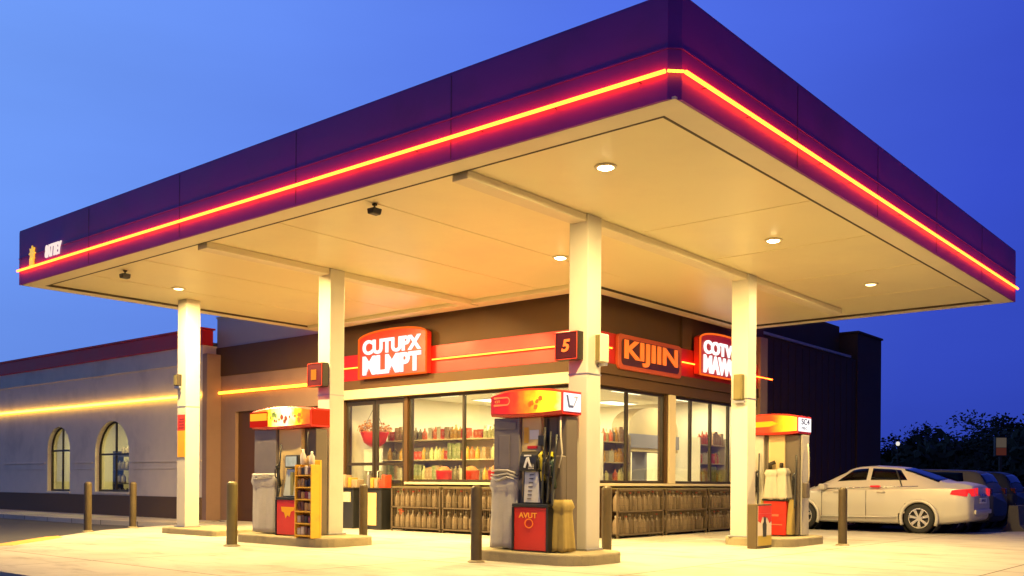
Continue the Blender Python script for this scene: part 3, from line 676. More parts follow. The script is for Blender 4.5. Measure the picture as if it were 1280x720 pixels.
MB().tube([(.05,-.56,.9),(-.0,-.62,1.1),(.03,-.60,1.45),(.06,-.57,1.7)], .014, 7).build('overhead_hose', M['cloth_cream'], p3, smooth=True)
MB().box(-.1,-.62,.7,.06,-.532,.98).build('nozzle_boot', M['pumpdark'], p3, bevel=.02)

# poster stand in front of the right column
ps = thing('poster_stand', 'low brown display box with red and white figure poster before the right column', 'poster stand', (15.48,7.42,0))
MB().box(-.29,-.09,0,.29,.09,.76).build('display_box', pm('stand_brown', (.10,.07,.03), .5), ps, bevel=.012)
pf = MB().box(-.26,-.096,.05,.26,-.0905,.73).build('poster', pm('poster_cream', (.85,.72,.55), .5, var=.2, scale=6), ps)
mb = MB(); mb.box(-.26,-.1,.60,.26,-.0965,.73); mb.prism([(-.26,.598),(.26,.598),(.26,.47),(.18,.43),(.1,.52),(-.1,.54),(-.16,.44),(-.26,.47)],'Y',-.1,-.0965); mb.build('poster_header', pm('poster_red', (.6,.03,.02), .5), pf)
mb = MB(); mb.box(-.26,-.1,.05,.26,-.0965,.22); mb.build('poster_footer', pm('poster_olive', (.45,.32,.04), .5), pf)
mb = MB(); mb.prism([(-.07,.2),(.05,.2),(.06,.40),(.03,.46),(.03,.52),(-.02,.55),(-.04,.5),(-.04,.46),(-.09,.42)],'Y',-.104,-.1005); mb.build('poster_figure', M['black'], pf)

# ------------------------------------------------------------------ store
st = thing('convenience_store', 'brown corner shop with lit windows and red sign band behind the pumps', 'store', (0,0,0))
WT = .22
SX1, SY1 = 23.35, 18.45
hz0, hz1 = 1.10, 3.06
holesL = [(11.36,13.15,hz0,hz1),(13.15,14.62,hz0,hz1),(14.62,16.15,hz0,hz1)]
# front facade (faces -X)
mb = MB(); wall_cells(mb,'X',FX,FX+WT,FY,SY1,0,5.62,[(11.30,16.12,hz0,hz1),(16.22,18.30,.02,hz1)]); mb.build('front_wall', M['brown'], st)
# right facade (faces -Y)
mb = MB(); wall_cells(mb,'Y',FY,FY+WT,FX+WT,SX1,0,5.62,[(15.80,18.55,hz0,hz1),(18.92,22.6,hz0,hz1)]); mb.build('side_wall', M['brown'], st)
mb = MB(); wall_cells(mb,'Y',SY1,SY1+.2,FX+WT,26,0,5.6,[]); mb.build('party_wall', M['interior_wall'], st)
MB().box(SX1-.2, FY+WT, 0, SX1, SY1, 5.6).build('end_wall', M['interior_wall'], st)
MB().box(FX+WT, FY+WT, -.02, SX1-.2, SY1, .012).build('floor', M['interior_floor'], st)
MB().box(FX+WT, FY+WT, 3.30, SX1-.2, SY1, 3.36).build('ceiling', M['ceiling'], st)
MB().box(FX+WT, FY+WT, 5.3, SX1-.2, SY1, 5.36).build('roof', M['purpleparapet'], st)
MB().box(FX-.06, FY-.06, 5.623, SX1+.03, SY1+.2, 5.68).build('parapet_cap', M['bluegrey'], st)
# red sign band and cream strip along both faces
def band(dx, z0, z1, mat, name, y1=SY1, x1=22.9):
    MB().prism([(FX-dx,y1),(FX-dx,FY-dx),(x1,FY-dx),(x1,FY-.002),(FX-.002,FY-.002),(FX-.002,y1)],'Z',z0,z1).build(name, mat, st, bevel=.006)
band(.07, 3.52, 4.14, M['redband'], 'sign_band')
band(.10, 3.30, 3.515, M['brown'], 'lower_band')
band(.12, 3.07, 3.295, M['trim'], 'lintel_strip', x1=FX+.1)
MB().box(FX+.13, FY-.05, 3.07, 22.9, FY-.003, 3.295).build('lintel_board', M['brown'], st, bevel=.006)
MB().box(22.9, FY-.14, 0, 23.32, FY-.002, 4.85).build('pilaster', pm('pilaster_grey', (.3,.22,.14), .6), st, bevel=.01)
MB().box(18.6, FY-.05, 1.1, 18.88, FY-.003, 3.065).build('pier', M['trim'], st, bevel=.01)
MB().box(19.1, FY-.07, 4.145, 19.5, FY-.002, 5.6).build('pilaster', M['brown'], st)
# neon along the band
for a, b in (((FX-.13,18.4,3.82),(FX-.13,17.65,3.82)),((FX-.13,15.2,3.82),(FX-.13,FY+.2,3.82))):
    MB().tube([a,b],.016,8).build('neon_tube', M['neon_red'], st)
for a, b in (((FX+.25,FY-.13,3.82),(FX+.75,FY-.13,3.82)),((19.0,FY-.13,3.82),(19.55,FY-.13,3.82)),((22.0,FY-.13,3.82),(23.6,FY-.13,3.82))):
    MB().tube([a,b],.016,8).build('neon_tube', M['neon_red'], st)
# windows: frame + panes
def window(axis, p, a0, a1, z0, z1, muls, name='window'):
    f = MB(); t_ = .055; d0, d1 = p+.06, p+.13
    def bx(a,b,c,d):
        f.box(*( (d0,a,c,d1,b,d) if axis == 'X' else (a,d0,c,b,d1,d) ))
    bx(a0,a1,z0,z0+t_); bx(a0,a1,z1-t_,z1)
    xs = [a0]+muls+[a1]
    for i, m_ in enumerate(xs):
        q0 = m_-t_/2 if 0 < i < len(xs)-1 else (m_ if i == 0 else m_-t_)
        bx(q0,q0+t_,z0+t_,z1-t_)
    w_ = f.build(name, M['frame'], st)
    for i in range(len(xs)-1):
        g = MB(); a, b = xs[i]+.03, xs[i+1]-.03
        g.box(*((p+.09,a,z0+.05,p+.096,b,z1-.05) if axis == 'X' else (a,p+.09,z0+.05,b,p+.096,z1-.05)))
        g.build('pane', M['glass'], w_)
    return w_
window('X', FX, 11.30, 16.12, hz0, hz1, [12.75,14.42])
window('Y', FY, 15.80, 18.55, hz0, hz1, [15.95,17.08])
window('Y', FY, 18.92, 22.6, hz0, hz1, [19.75,20.7,21.6])
MB().box(FX-.08, 11.2, 1.04, FX+.06, 16.13, 1.095).build('sill', M['trim'], st, bevel=.006)
MB().box(15.6, FY-.08, 1.04, 22.6, FY+.06, 1.095).build('sill', M['trim'], st, bevel=.006)
# entrance doors
for a0, a1 in ((16.24,17.24),(17.28,18.28)):
    f = MB()
    f.box(FX+.04,a0,.03,FX+.10,a0+.07,hz1-.02); f.box(FX+.04,a1-.07,.03,FX+.10,a1,hz1-.02)
    f.box(FX+.04,a0+.07,.03,FX+.10,a1-.07,.24); f.box(FX+.04,a0+.07,2.93,FX+.10,a1-.07,hz1-.02); f.box(FX+.04,a0+.07,1.48,FX+.10,a1-.07,1.55)
    d = f.build('door', M['frame'], st)
    MB().box(FX+.065,a0+.07,.24,FX+.072,a1-.07,2.93).build('pane', M['glass'], d)
    hy = a1-.14 if a0 < 17 else a0+.14
    MB().tube([(FX+.04,hy,.95),(FX-.02,hy,.97),(FX-.02,hy,1.33),(FX+.04,hy,1.35)],.012,8).build('handle', M['steel'], d, smooth=True)
# troffers
for x in (17.2, 19.6, 22.0):
    for y in (12.6, 14.8, 17.0):
        tr = thing('ceiling_panel_light', 'rectangular ceiling light panel inside the lit shop', 'ceiling light', (x,y,3.295), 0, 'ceiling light panels in the shop')
        MB().box(-.64,-.34,-.02,.64,.34,0).build('frame', M['white'], tr)
        MB().box(-.6,-.3,-.026,.6,.3,-.0205).build('diffuser', M['troffer'], tr)
        area('shop_lamp', (x,y,3.26), 1.1, 70, (1,.83,.5), 'RECTANGLE', .55)

# lettered signs on the band
def shop_sign(label, axis, loc, w_, h_, rows):
    t = thing('shop_sign', label, 'shop sign', loc)
    arch = [(-w_/2,-h_/2),(w_/2,-h_/2),(w_/2,h_/2-.16)] + [(w_/2*math.cos(a)*.98, h_/2-.16+.16*math.sin(a)) for a in [PI*k/12 for k in range(1,12)]] + [(-w_/2,h_/2-.16)]
    if axis == 'X': MB().prism([(-a,b) for a,b in arch],'X',-.17,0).build('cabinet', M['redplastic'], t, bevel=.02)
    else: MB().prism(arch,'Y',-.17,0).build('cabinet', M['redplastic'], t, bevel=.02)
    rim = MB(); pts = arch + [arch[0]]
    rim.tube([((-.175,-a,b) if axis == 'X' else (a,-.175,b)) for a,b in pts], .022, 6)
    rim.build('lit_rim', glow('sign_rim', (1,.14,.015), 1.05), t)
    for body, cz, hh in rows:
        o = (-.185,0,cz) if axis == 'X' else (0,-.185,cz)
        text_obj('lettering', body, M['white_lit'], t, o, axis, w_*.86, hh, .03, bold=.035)
    return t
shop_sign('red arched shop sign with two rows of white letters on the left shop front', 'X', (FX-.072,16.40,4.07), 2.25, 1.08, (('CUTUPX',.17,.34),('MLMPT',-.255,.44)))
shop_sign('red shop sign with white letters partly behind the right column', 'Y', (20.75,FY-.072,4.10), 2.3, 1.0, (('COTVEX',.15,.31),('MAWOT',-.24,.42)))
# narrow letter board on the right face
t = thing('letter_board', 'orange and dark letter board on the band right of the central column', 'sign', (17.67,FY-.072,3.79))
MB().prism(rrect(-1.26,-.36,1.26,.36,.10),'Y',-.08,0).build('cabinet', pm('board_orange', (.36,.055,.015), .5, emit=(1,.12,.015), es=.05), t, bevel=.01)
bf = MB(); bf.prism(rrect(-1.15,-.27,1.15,.27,.10),'Y',-.088,-.0805); bf.build('board_face', pm('board_dark', (.06,.012,.008), .4), t)
text_obj('lettering', 'KIJIIN', pm('board_letter', (.9,.2,.03), .4, emit=(1,.18,.02), es=.36), t, (0,-.098,0), 'Y', 2.12, .50, .02, bold=.03)

# ---- interior fittings
names_col = [(.55,.07,.03),(.6,.35,.05),(.65,.6,.45),(.2,.16,.08),(.45,.3,.15),(.7,.15,.05),(.25,.28,.12),(.7,.62,.3)]
prod = [pm(f'product_{i}', c, .4, var=.6, scale=22, dirt=(.75,.7,.55), dscale=14, damt=.8) for i, c in enumerate(names_col)]
box_me = []; 
for i in range(8):
    mb = MB()
    if i % 2 == 0: mb.box(-.06,-.05,0,.06,.05,.2+.02*i)
    else: mb.lathe([(.045,0),(.05,.02),(.05,.17),(.018,.23),(.018,.27)], n=10)
    o = mb.build('product_proto', prod[i]); box_me.append(o.data); bpy.data.objects.remove(o)
def shelf_unit(x, y, rz, length, levels, label, group_phrase, dens=.15, h=1.95, tall=False):
    t = thing('shelf_unit', label, 'shelf', (x,y,.012), rz)
    MB().box(-.02,-length/2,0,.02,length/2,h).build('back_panel', M['interior_wall'], t)
    mb = MB()
    for sgn in (-1,1): mb.box(-.42,sgn*length/2-.015,0,.0,sgn*length/2+.015,h)
    mb.build('upright', M['interior_wall'], t)
    for lv in range(levels):
        z = .18 + (h-.35)*lv/(levels-1) if levels > 1 else h
        MB().box(-.42,-length/2+.016,z-.025,-.021,length/2-.016,z).build('shelf', M['trim'], t)
        k = int(length/dens)
        for j in range(k):
            if random.random() < .1: continue
            i = (random.randrange(8) if random.random() < .45 else (lv*3+j//5) % 8)
            o = bpy.data.objects.new('product', box_me[i]); C.objects.link(o)
            ly = -length/2+.09+j*(length-.16)/k; lx = -.33+.06*random.random()
            cz, sz_ = math.cos(rz), math.sin(rz)
            o.location = (x+lx*cz-ly*sz_, y+lx*sz_+ly*cz, .012+z+.001); o.rotation_euler = (0,0,rz+random.uniform(-.15,.15))
            s0 = random.uniform(.85,1.1); o.scale = (1.15,1.3,s0*1.15)
            tag(o, f'small packaged product on level {lv+1} from the floor of {group_phrase}' if False else f'small packaged product on {["the lowest","the second","the third","the fourth","the fifth"][lv]} shelf of {group_phrase}', 'product', f'products on {["the lowest","the second","the third","the fourth","the fifth"][lv]} shelf of {group_phrase}')
    return t
shelf_unit(17.0,15.2,0,6.0,5,'long shop shelf of packed goods behind the left windows','the long rack behind the left windows',.135,2.28)
shelf_unit(20.6,16.6,0,3.6,4,'second shop shelf farther inside behind the left windows','the second rack inside',.4,2.6)
shelf_unit(18.35,12.7,PI/2,1.1,5,'dark shop shelf with papers behind the first right window','the rack behind the first right window',.13,2.2)
shelf_unit(22.2,12.35,PI/2,1.3,5,'shop shelf of goods behind the far right window','the rack behind the far right window',.13,2.25)
# red tubs in the window
tub = thing('display_tub', '', 'tub', (0,0,0), 0, 'red and orange tubs inside the shop windows')
MB().lathe([(.12,0),(.17,.02),(.19,.30),(.20,.32),(.17,.31)], n=14).build('bucket', M['redplastic'], tub, smooth=True)
MB().lathe([(.165,.28),(.16,.33),(.1,.40),(.03,.42)], n=10).build('contents', pm('tub_goods', (.6,.2,.05), .5, var=.6, scale=14), tub)
wt = thing('window_table', 'low cream table along the left windows inside the shop', 'table', (16.15,13.7,.012))
MB().box(-.25,-2.2,.98,.25,2.2,1.03).build('tabletop', M['trim'], wt)
for sx in (-.2,.2):
    for sy in (-2.1,2.1): MB().box(sx-.03,sy-.03,0,sx+.03,sy+.03,.979).build('leg', M['darkmetal'], wt)
labs = ['red tub of goods inside the left window nearest the shop doors','red tub of goods left of the middle window bar','orange tub of goods right of the middle window bar','red tub of goods inside the window left of the front pump','red tub of goods inside the window behind the front pump topper']
for i, yy in enumerate((15.6,14.75,14.0,13.2,12.4)):
    b = tub if i == 0 else copy_tree(tub)
    relabel(b, labs[i], (16.15, yy, 1.043))
# hanging basket behind the doors
hb = thing('hanging_basket', 'red hanging basket of orange flowers behind the glass shop doors', 'hanging basket', (16.02,17.85,1.95))
MB().lathe([(.12,0),(.26,.1),(.34,.32),(.36,.36),(.33,.35)], n=18).build('pot', M['redplastic'], hb, smooth=True)
mb = MB(); rnd = random.Random(5)
for k in range(260):
    a = rnd.random()*2*PI; r = .42*math.sqrt(rnd.random()); z = .36+.34*rnd.random()*(1-(r/.5)**2)
    p = Vector((r*math.cos(a), r*math.sin(a), z)); u = Vector((rnd.uniform(-1,1),rnd.uniform(-1,1),rnd.uniform(-1,1))).normalized(); v = u.orthogonal().normalized(); q = .05
    mb.add([p-u*q, p+v*q*.6, p+u*q, p-v*q*.6], [(0,1,2,3)])
mb.build('flowers', pm('flower_orange', (.42,.16,.04), .6, var=.8, scale=25), hb, recalc=False)
mb = MB(); 
for k in range(3):
    a = 2*PI*k/3; mb.tube([(.33*math.cos(a),.33*math.sin(a),.36),(0,0,1.0)], .006, 5)
mb.tube([(0,0,1.0),(0,0,1.39)], .006, 5); mb.build('chain', M['darkmetal'], hb)
o = MB().box(15.98,17.55,1.36,16.02,18.2,1.90).build('hanging_poster', pm('poster_white', (.75,.75,.68), .6, var=.1)); tag(o, 'white poster hanging under the flower basket behind the doors', 'poster')
# counter and arched hood behind the right windows
ct = thing('service_counter', 'cream service counter with grey arched hood behind the first right windows', 'counter', (21.65,13.6,.012))
MB().box(-1.15,-.3,0,1.15,.3,1.05).build('counter_body', M['trim'], ct, bevel=.01)
MB().box(-1.2,-.35,1.052,1.2,.35,1.10).build('counter_top', M['greypanel'], ct, bevel=.01)
hood = [(-1.2,1.9),(1.2,1.9),(1.2,2.5)]+[(1.2*math.cos(a),2.5+.55*math.sin(a)) for a in [PI*k/14 for k in range(1,14)]]+[(-1.2,2.5)]
MB().prism(hood,'Y',-.26,.26).build('arched_hood', pm('hood_tan', (.42,.33,.17), .6, var=.1), ct)
MB().box(-1.22,-.29,1.99,1.22,-.262,2.34).build('hood_panel', M['greypanel'], ct)
for sx in (-1.1,-.3,1.1): MB().box(sx-.05,-.2,1.1,sx+.05,.2,1.9).build('post', M['greypanel'], ct)

# ------------------------------------------------------------------ outside racks of jugs under the windows
jugmats = [pm('jug_pale', (.27,.20,.13), .4, var=.15, scale=9), pm('jug_grey', (.15,.11,.07), .35, var=.2, scale=9)]
jp = MB().lathe([(.062,0),(.07,.02),(.07,.22),(.055,.27),(.022,.32),(.022,.35)], n=12).build('jug', jugmats[0], smooth=True)
jug_me = [jp.data, jp.data.copy()]; jug_me[1].materials[0] = jugmats[1]
cap_o = MB().lathe([(.026,.345),(.026,.375),(.02,.38)], n=10).build('cap', M['cloth_cream']); cap_me = [cap_o.data, cap_o.data.copy(), cap_o.data.copy()]
cap_me[1].materials[0] = M['redplastic']; cap_me[2].materials[0] = M['black']
bpy.data.objects.remove(jp); bpy.data.objects.remove(cap_o)
def wire_rack(x, y, rz, length, label, where):
    t = thing('wire_rack', label, 'rack', (x,y,0), rz, 'wire racks under the shop windows')
    h = .98
    mb = MB()
    for sy in (-length/2+.02, length/2-.02):
        for sx in (-.20,.16): mb.box(sx-.016,sy-.016,0,sx+.016,sy+.016,h)
    for z in (.06,.52,h-.03):
        mb.box(-.216,-length/2,z,-.19,length/2,z+.03)
    mb.build('rack_frame', M['rackmetal'], t)
    for z in (.08,.54): MB().box(-.19,-length/2+.03,z-.015,.16,length/2-.03,z).build('shelf', M['darkmetal'], t)
    mb = MB(); k = int(length/.052)
    for i in range(k):
        yy = -length/2+.05+i*(length-.1)/(k-1); mb.tube([(-.2,yy,0.07),(-.2,yy,h-.02)], .006, 4)
    for z in (.2,.33,.66,.8): mb.tube([(-.204,-length/2,z),(-.204,length/2,z)], .004, 4)
    mb.build('wire_front', M['rackmetal'], t)
    MB().box(-.2,-length/2,h,.18,length/2,h+.02).build('rack_top', M['bollard_olive'], t)
    cz, sz_ = math.cos(rz), math.sin(rz)
    for lv, z in enumerate((.081,.541)):
        k = int(length/.165)
        for j in range(k):
            ly = -length/2+.11+j*(length-.22)/(k-1); lx = -.09+random.uniform(-.02,.02)
            o = bpy.data.objects.new('jug', jug_me[0 if random.random() < .7 else 1]); C.objects.link(o)
            o.location = (x+lx*cz-ly*sz_, y+lx*sz_+ly*cz, z); s0 = random.uniform(.92,1.08); o.scale = (1,1,s0)
            row = 'upper' if lv else 'lower'
            tag(o, f'pale plastic jug in the {row} row of {where}', 'jug', f'jugs in the {row} row of {where}')
            c = bpy.data.objects.new('cap', cap_me[random.choice((0,0,1,2))]); C.objects.link(c); c.parent = o
wire_rack(FX-.30, 15.32, 0, 1.55, 'wire rack of jugs under the left window nearest the shop doors', 'the wire rack nearest the doors')
wire_rack(FX-.30, 13.72, 0, 1.55, 'wire rack of jugs under the middle left window', 'the wire rack under the middle left window')
wire_rack(FX-.30, 12.12, 0, 1.55, 'wire rack of jugs behind the front pump', 'the wire rack behind the front pump')
wire_rack(16.75, FY-.30, PI/2, 1.75, 'wire rack of jugs right of the central column', 'the wire rack right of the central column')
wire_rack(18.6, FY-.30, PI/2, 1.75, 'wire rack of jugs under the cream pier left of the right column', 'the wire rack under the cream pier')
wire_rack(20.45, FY-.30, PI/2, 1.75, 'wire rack of jugs behind the right column', 'the wire rack behind the right column')

# display bins at the entrance
def bin_(x, y, w_, label, glassy):
    t = thing('display_bin', label, 'display bin', (x,y,0))
    MB().box(-.25,-w_/2,0,.25,w_/2,.92).build('cabinet', M['black'], t, bevel=.015)
    if glassy: MB().box(-.262,-w_/2+.16,.1,-.2505,w_/2-.12,.84).build('lit_window', pm('bin_window', (.6,.42,.15), .3, var=.5, scale=7, emit=(1,.6,.2), es=.35), t)
    else: MB().box(-.262,-w_/2+.08,.62,-.2505,w_/2-.3,.85).build('label_panel', pm('bin_label', (.55,.5,.35), .5, var=.6, scale=16), t)
    MB().box(-.27,-w_/2-.02,.922,.27,w_/2+.02,.95).build('lid', M['darkmetal'], t)
    return t
bin_(FX-.36, 17.75, .95, 'black display bin left of the shop doors', False)
bin_(FX-.36, 16.62, .62, 'black display bin with a lit yellow window beside the shop doors', True)
pk = [pm(f'print_{i}', c, .45, var=.75, scale=13) for i, c in enumerate(((.55,.06,.02),(.6,.3,.04),(.5,.12,.03),(.35,.25,.15)))]
rnd = random.Random(21)
for base_y, n_, side in ((17.36,7,'left display bin'),(16.37,4,'display bin with the lit window')):
    for k in range(n_):
        hh = rnd.uniform(.16,.31); o = MB().box(-.11,-.052,0,.11,.052,hh).build('drink_carton', pk[rnd.randrange(4)], bevel=.008)
        o.location = (FX-.36+rnd.uniform(-.05,.05), base_y+.125*k, .952); o.rotation_euler = (0,0,rnd.uniform(-.1,.1))
        tag(o, f'red or orange printed carton standing on the {side}', 'carton', f'printed cartons on the {side}')
o = MB().lathe([(.2,0),(.19,.02),(.12,.14),(.05,.26),(.03,.30)], n=18).build('covered_heap', M['greypanel'], smooth=True); o.location = (FX-.36,17.16,.0); 
o.location = (FX-.30,17.1,.0); o.scale = (.8,.8,4.2); tag(o, 'tall grey cone shaped cover standing between the two display bins', 'cover')

# ------------------------------------------------------------------ recess wall left of the shop + wing
rw = thing('recess_building', 'brown shop annex with big brown doors behind the left pump', 'building', (0,0,0))
RX = 15.46
mb = MB(); wall_cells(mb,'X',RX,RX+.25,SY1+.003,23.8,-.12,4.0,[(18.7,22.9,-.05,2.99)]); mb.build('wall', M['stucco_recess'], rw)
MB().box(RX-.03,SY1+.003,4.003,RX+.25,23.8,4.80).build('brown_band', M['brown'], rw)
MB().box(RX+.0,SY1+.003,4.803,RX+.25,23.8,5.62).build('parapet', M['bluegrey'], rw)
MB().box(RX-.04,SY1+.003,5.623,RX+.3,23.8,5.67).build('parapet_cap', M['bluegrey'], rw)
for a0,a1 in ((18.7,20.78),(20.82,22.9)):
    d = MB().box(RX+.1,a0,-.05,RX+.17,a1,2.98).build('door', M['brown_door'], rw)
    MB().box(RX+.085,a0+.25,.3,RX+.0985,a1-.25,2.7).build('door_panel', M['brown_door'], d)
MB().box(RX+.26,SY1+.21,-.1,22,23.8,5.0).build('back_volume', M['brown'], rw)
MB().tube([(RX-.07,23.75,3.53),(RX-.07,18.5,3.53)],.038,10).build('neon_tube', M['neon_orange'], rw)

wg = thing('stucco_wing', 'beige stucco wing with arched windows, red roof band and yellow neon line', 'building', (0,0,0))
WX = 15.0; WY0, WY1, WZ = 23.8, 46.0, 5.32
arch = [(27.75,29.85,.72,2.92),(31.55,33.15,.70,2.85)]
mb = MB(); wall_cells(mb,'X',WX,WX+.28,WY0,WY1,.62,4.85,[a for a in arch])
for a0,a1,z0_,z1_ in arch:
    r = (a1-a0)/2; m_ = (a0+a1)/2; rise = r*.95; zs = z1_-rise
    for sgn in (-1,1):
        pts = [(m_+sgn*r, zs), (m_+sgn*r, z1_), (m_, z1_)] + [(m_+sgn*r*math.sin(t_), zs+rise*math.cos(t_)) for t_ in [PI/2*k/10 for k in range(1,10)]]
        mb.prism(pts,'X',WX,WX+.28)
mb.build('wall', M['stucco'], wg)
MB().box(WX-.04,WY0,-.13,WX+.28,WY1,.617).build('wainscot', M['stucco_brown'], wg, bevel=.01)
MB().box(WX-.05,WY0-.05,4.853,WX+.3,WY1,5.28).build('roof_band', M['redroof'], wg, bevel=.01)
MB().box(WX-.09,WY0-.08,5.283,WX+.35,WY1,5.33).build('coping', M['redroof'], wg)
mb = MB()
for a,b in ((WY0,27.6),(30.0,31.4),(33.3,36.5)): mb.box(WX-.03,a,1.62,WX-.002,b,1.67); mb.box(WX-.02,a,1.42,WX-.002,b,1.45)
mb.box(WX-.03,WY0,4.35,WX-.002,WY1,4.38); mb.build('moulding', M['stucco'], wg, bevel=.004)
MB().box(WX+.001,WY0-.22,-.12,WX+.45,WY0-.003,4.6).build('end_pilaster', M['stucco_recess'], wg)
MB().box(WX+.281,WY0,4.9,23,WY1,4.95).build('roof', M['purpleparapet'], wg)
MB().box(18.4,WY0,0,18.5,WY1,4.85).build('back_wall', M['interior_wall'], wg)
MB().box(WX+.281,WY0,0,18.4,WY0+.1,4.85).build('end_wall', M['interior_wall'], wg)
MB().box(WX+.281,WY0+.1,.1,18.4,WY1,.14).build('floor', M['interior_floor'], wg)
MB().box(WX+.281,WY0+.1,3.3,18.4,WY1,3.34).build('ceiling', M['ceiling'], wg)
MB().tube([(WX-.07,WY0+.0,3.46),(WX-.07,WY1,3.46)],.034,10).build('neon_tube', M['neon_yellow'], wg)
for a0,a1,z0_,z1_ in arch:
    r = (a1-a0)/2; m_ = (a0+a1)/2; rise = r*.95; zs = z1_-rise; px = WX+.16
    f = MB()
    arcp = [(px,m_+r*.97*math.cos(t_),zs+rise*.97*math.sin(t_)) for t_ in [PI*k/20 for k in range(21)]]
    f.tube(arcp,.035,6); 
    f.box(px-.03,a0,z0_,px+.03,a0+.06,zs); f.box(px-.03,a1-.06,z0_,px+.03,a1,zs); f.box(px-.03,a0+.06,z0_,px+.03,a1-.06,z0_+.07)
    f.box(px-.025,m_-.03,z0_+.07,px+.025,m_+.03,z1_-.03); f.box(px-.025,a0+.06,zs-.06,px+.025,m_-.03,zs); f.box(px-.025,m_+.03,zs-.06,px+.025,a1-.06,zs)
    w_ = f.build('window', M['frame'], wg)
    pane = [(a0+.03,z0_+.03),(a1-.03,z0_+.03)]+[(m_+r*.96*math.cos(t_),zs+rise*.96*math.sin(t_)) for t_ in [PI*k/20 for k in range(21)]]
    MB().prism(pane,'X',px-.004,px+.002).build('pane', M['glass'], w_)
    MB().box(WX-.03,a0-.05,z0_-.06,WX+.1,a1+.05,z0_-.003).build('sill', M['stucco'], w_)
# dim room behind the arches
for y in (28.5,32.5,37.5):
    tr = thing('ceiling_panel_light', 'ceiling light inside the stucco wing behind its arched windows', 'ceiling light', (16.9,y,3.295), 0, 'ceiling lights in the stucco wing')
    MB().box(-.6,-.2,-.03,.6,.2,0).build('diffuser', M['troffer'], tr)
    area('wing_lamp', (16.9,y,3.25), 1.1, 75, (1,.90,.36), 'RECTANGLE', .4)
for y,lab in ((28.6,'shelf of jars seen through the large arched window'),(32.6,'shelf of jars seen through the small arched window')):
    t = thing('jar_shelf', lab, 'shelf', (17.9,y,.14))
    mb = MB(); mb.box(-.2,-1.3,0,.2,-1.26,2.0); mb.box(-.2,1.26,0,.2,1.3,2.0); mb.build('frame', M['darkmetal'], t)
    for k in range(4): MB().box(-.2,-1.26,.3+.5*k,.2,1.26,.34+.5*k).build('shelf', M['darkmetal'], t)
    for k in range(4):
        for j in range(9):
            if random.random() < .2: continue
            o = bpy.data.objects.new('jar', jug_me[1 if random.random() < .6 else 0]); C.objects.link(o); o.location = (17.85,y-1.1+.27*j,.481+.5*k); o.scale = (1.2,1.2,.9)
            big = 'large' if y < 30 else 'small'
            tag(o, f'dim jar on the shelf behind the {big} arched window', 'jar', f'jars behind the {big} arched window')
tbl = thing('plant_stand', 'dark leafy plant inside the small arched window', 'plant', (15.8,32.0,.14))
MB().lathe([(.14,0),(.2,.5),(.21,.55)], n=12).build('pot', M['black'], tbl)
mb = MB()
for k in range(90):
    a = random.random()*6.28; r = .35*random.random(); p = Vector((r*math.cos(a),r*math.sin(a),.6+.7*random.random())); u = Vector((random.uniform(-1,1),random.uniform(-1,1),random.uniform(-.2,1))).normalized()*.12; v = u.orthogonal().normalized()*.035
    mb.add([p,p+u*.5+v,p+u,p+u*.5-v],[(0,1,2,3)])
mb.build('leaves', M['leaf1'], tbl, recalc=False)

# ------------------------------------------------------------------ dark block to the right
db = thing('dark_block', 'tall windowless dark brown block behind the parked sedan', 'building', (0,0,0))
DY = 12.0
MB().box(SX1+.003,DY,-.12,32.2,DY+8,5.28).build('wall', M['darkblock'], db)
MB().box(SX1+.003,DY-.06,5.283,31.6,DY+.25,5.36).build('coping', M['bluegrey'], db)
MB().box(SX1+.003,DY+.5,5.29,32.0,DY+8,6.42).build('upper_block', M['darkblock'], db)
MB().box(32.203,DY-.05,-.12,34.45,DY+8,6.18).build('tower', M['darkblock'], db)
MB().box(32.15,DY-.1,6.183,34.5,DY+8,6.25).build('tower_cap', M['darkblock'], db)
mb = MB()
for k in range(18): mb.box(SX1+.5+k*.5,DY-.012,.1,SX1+.53+k*.5,DY-.001,5.2)
mb.build('cladding_joint', M['darkblock'], db)

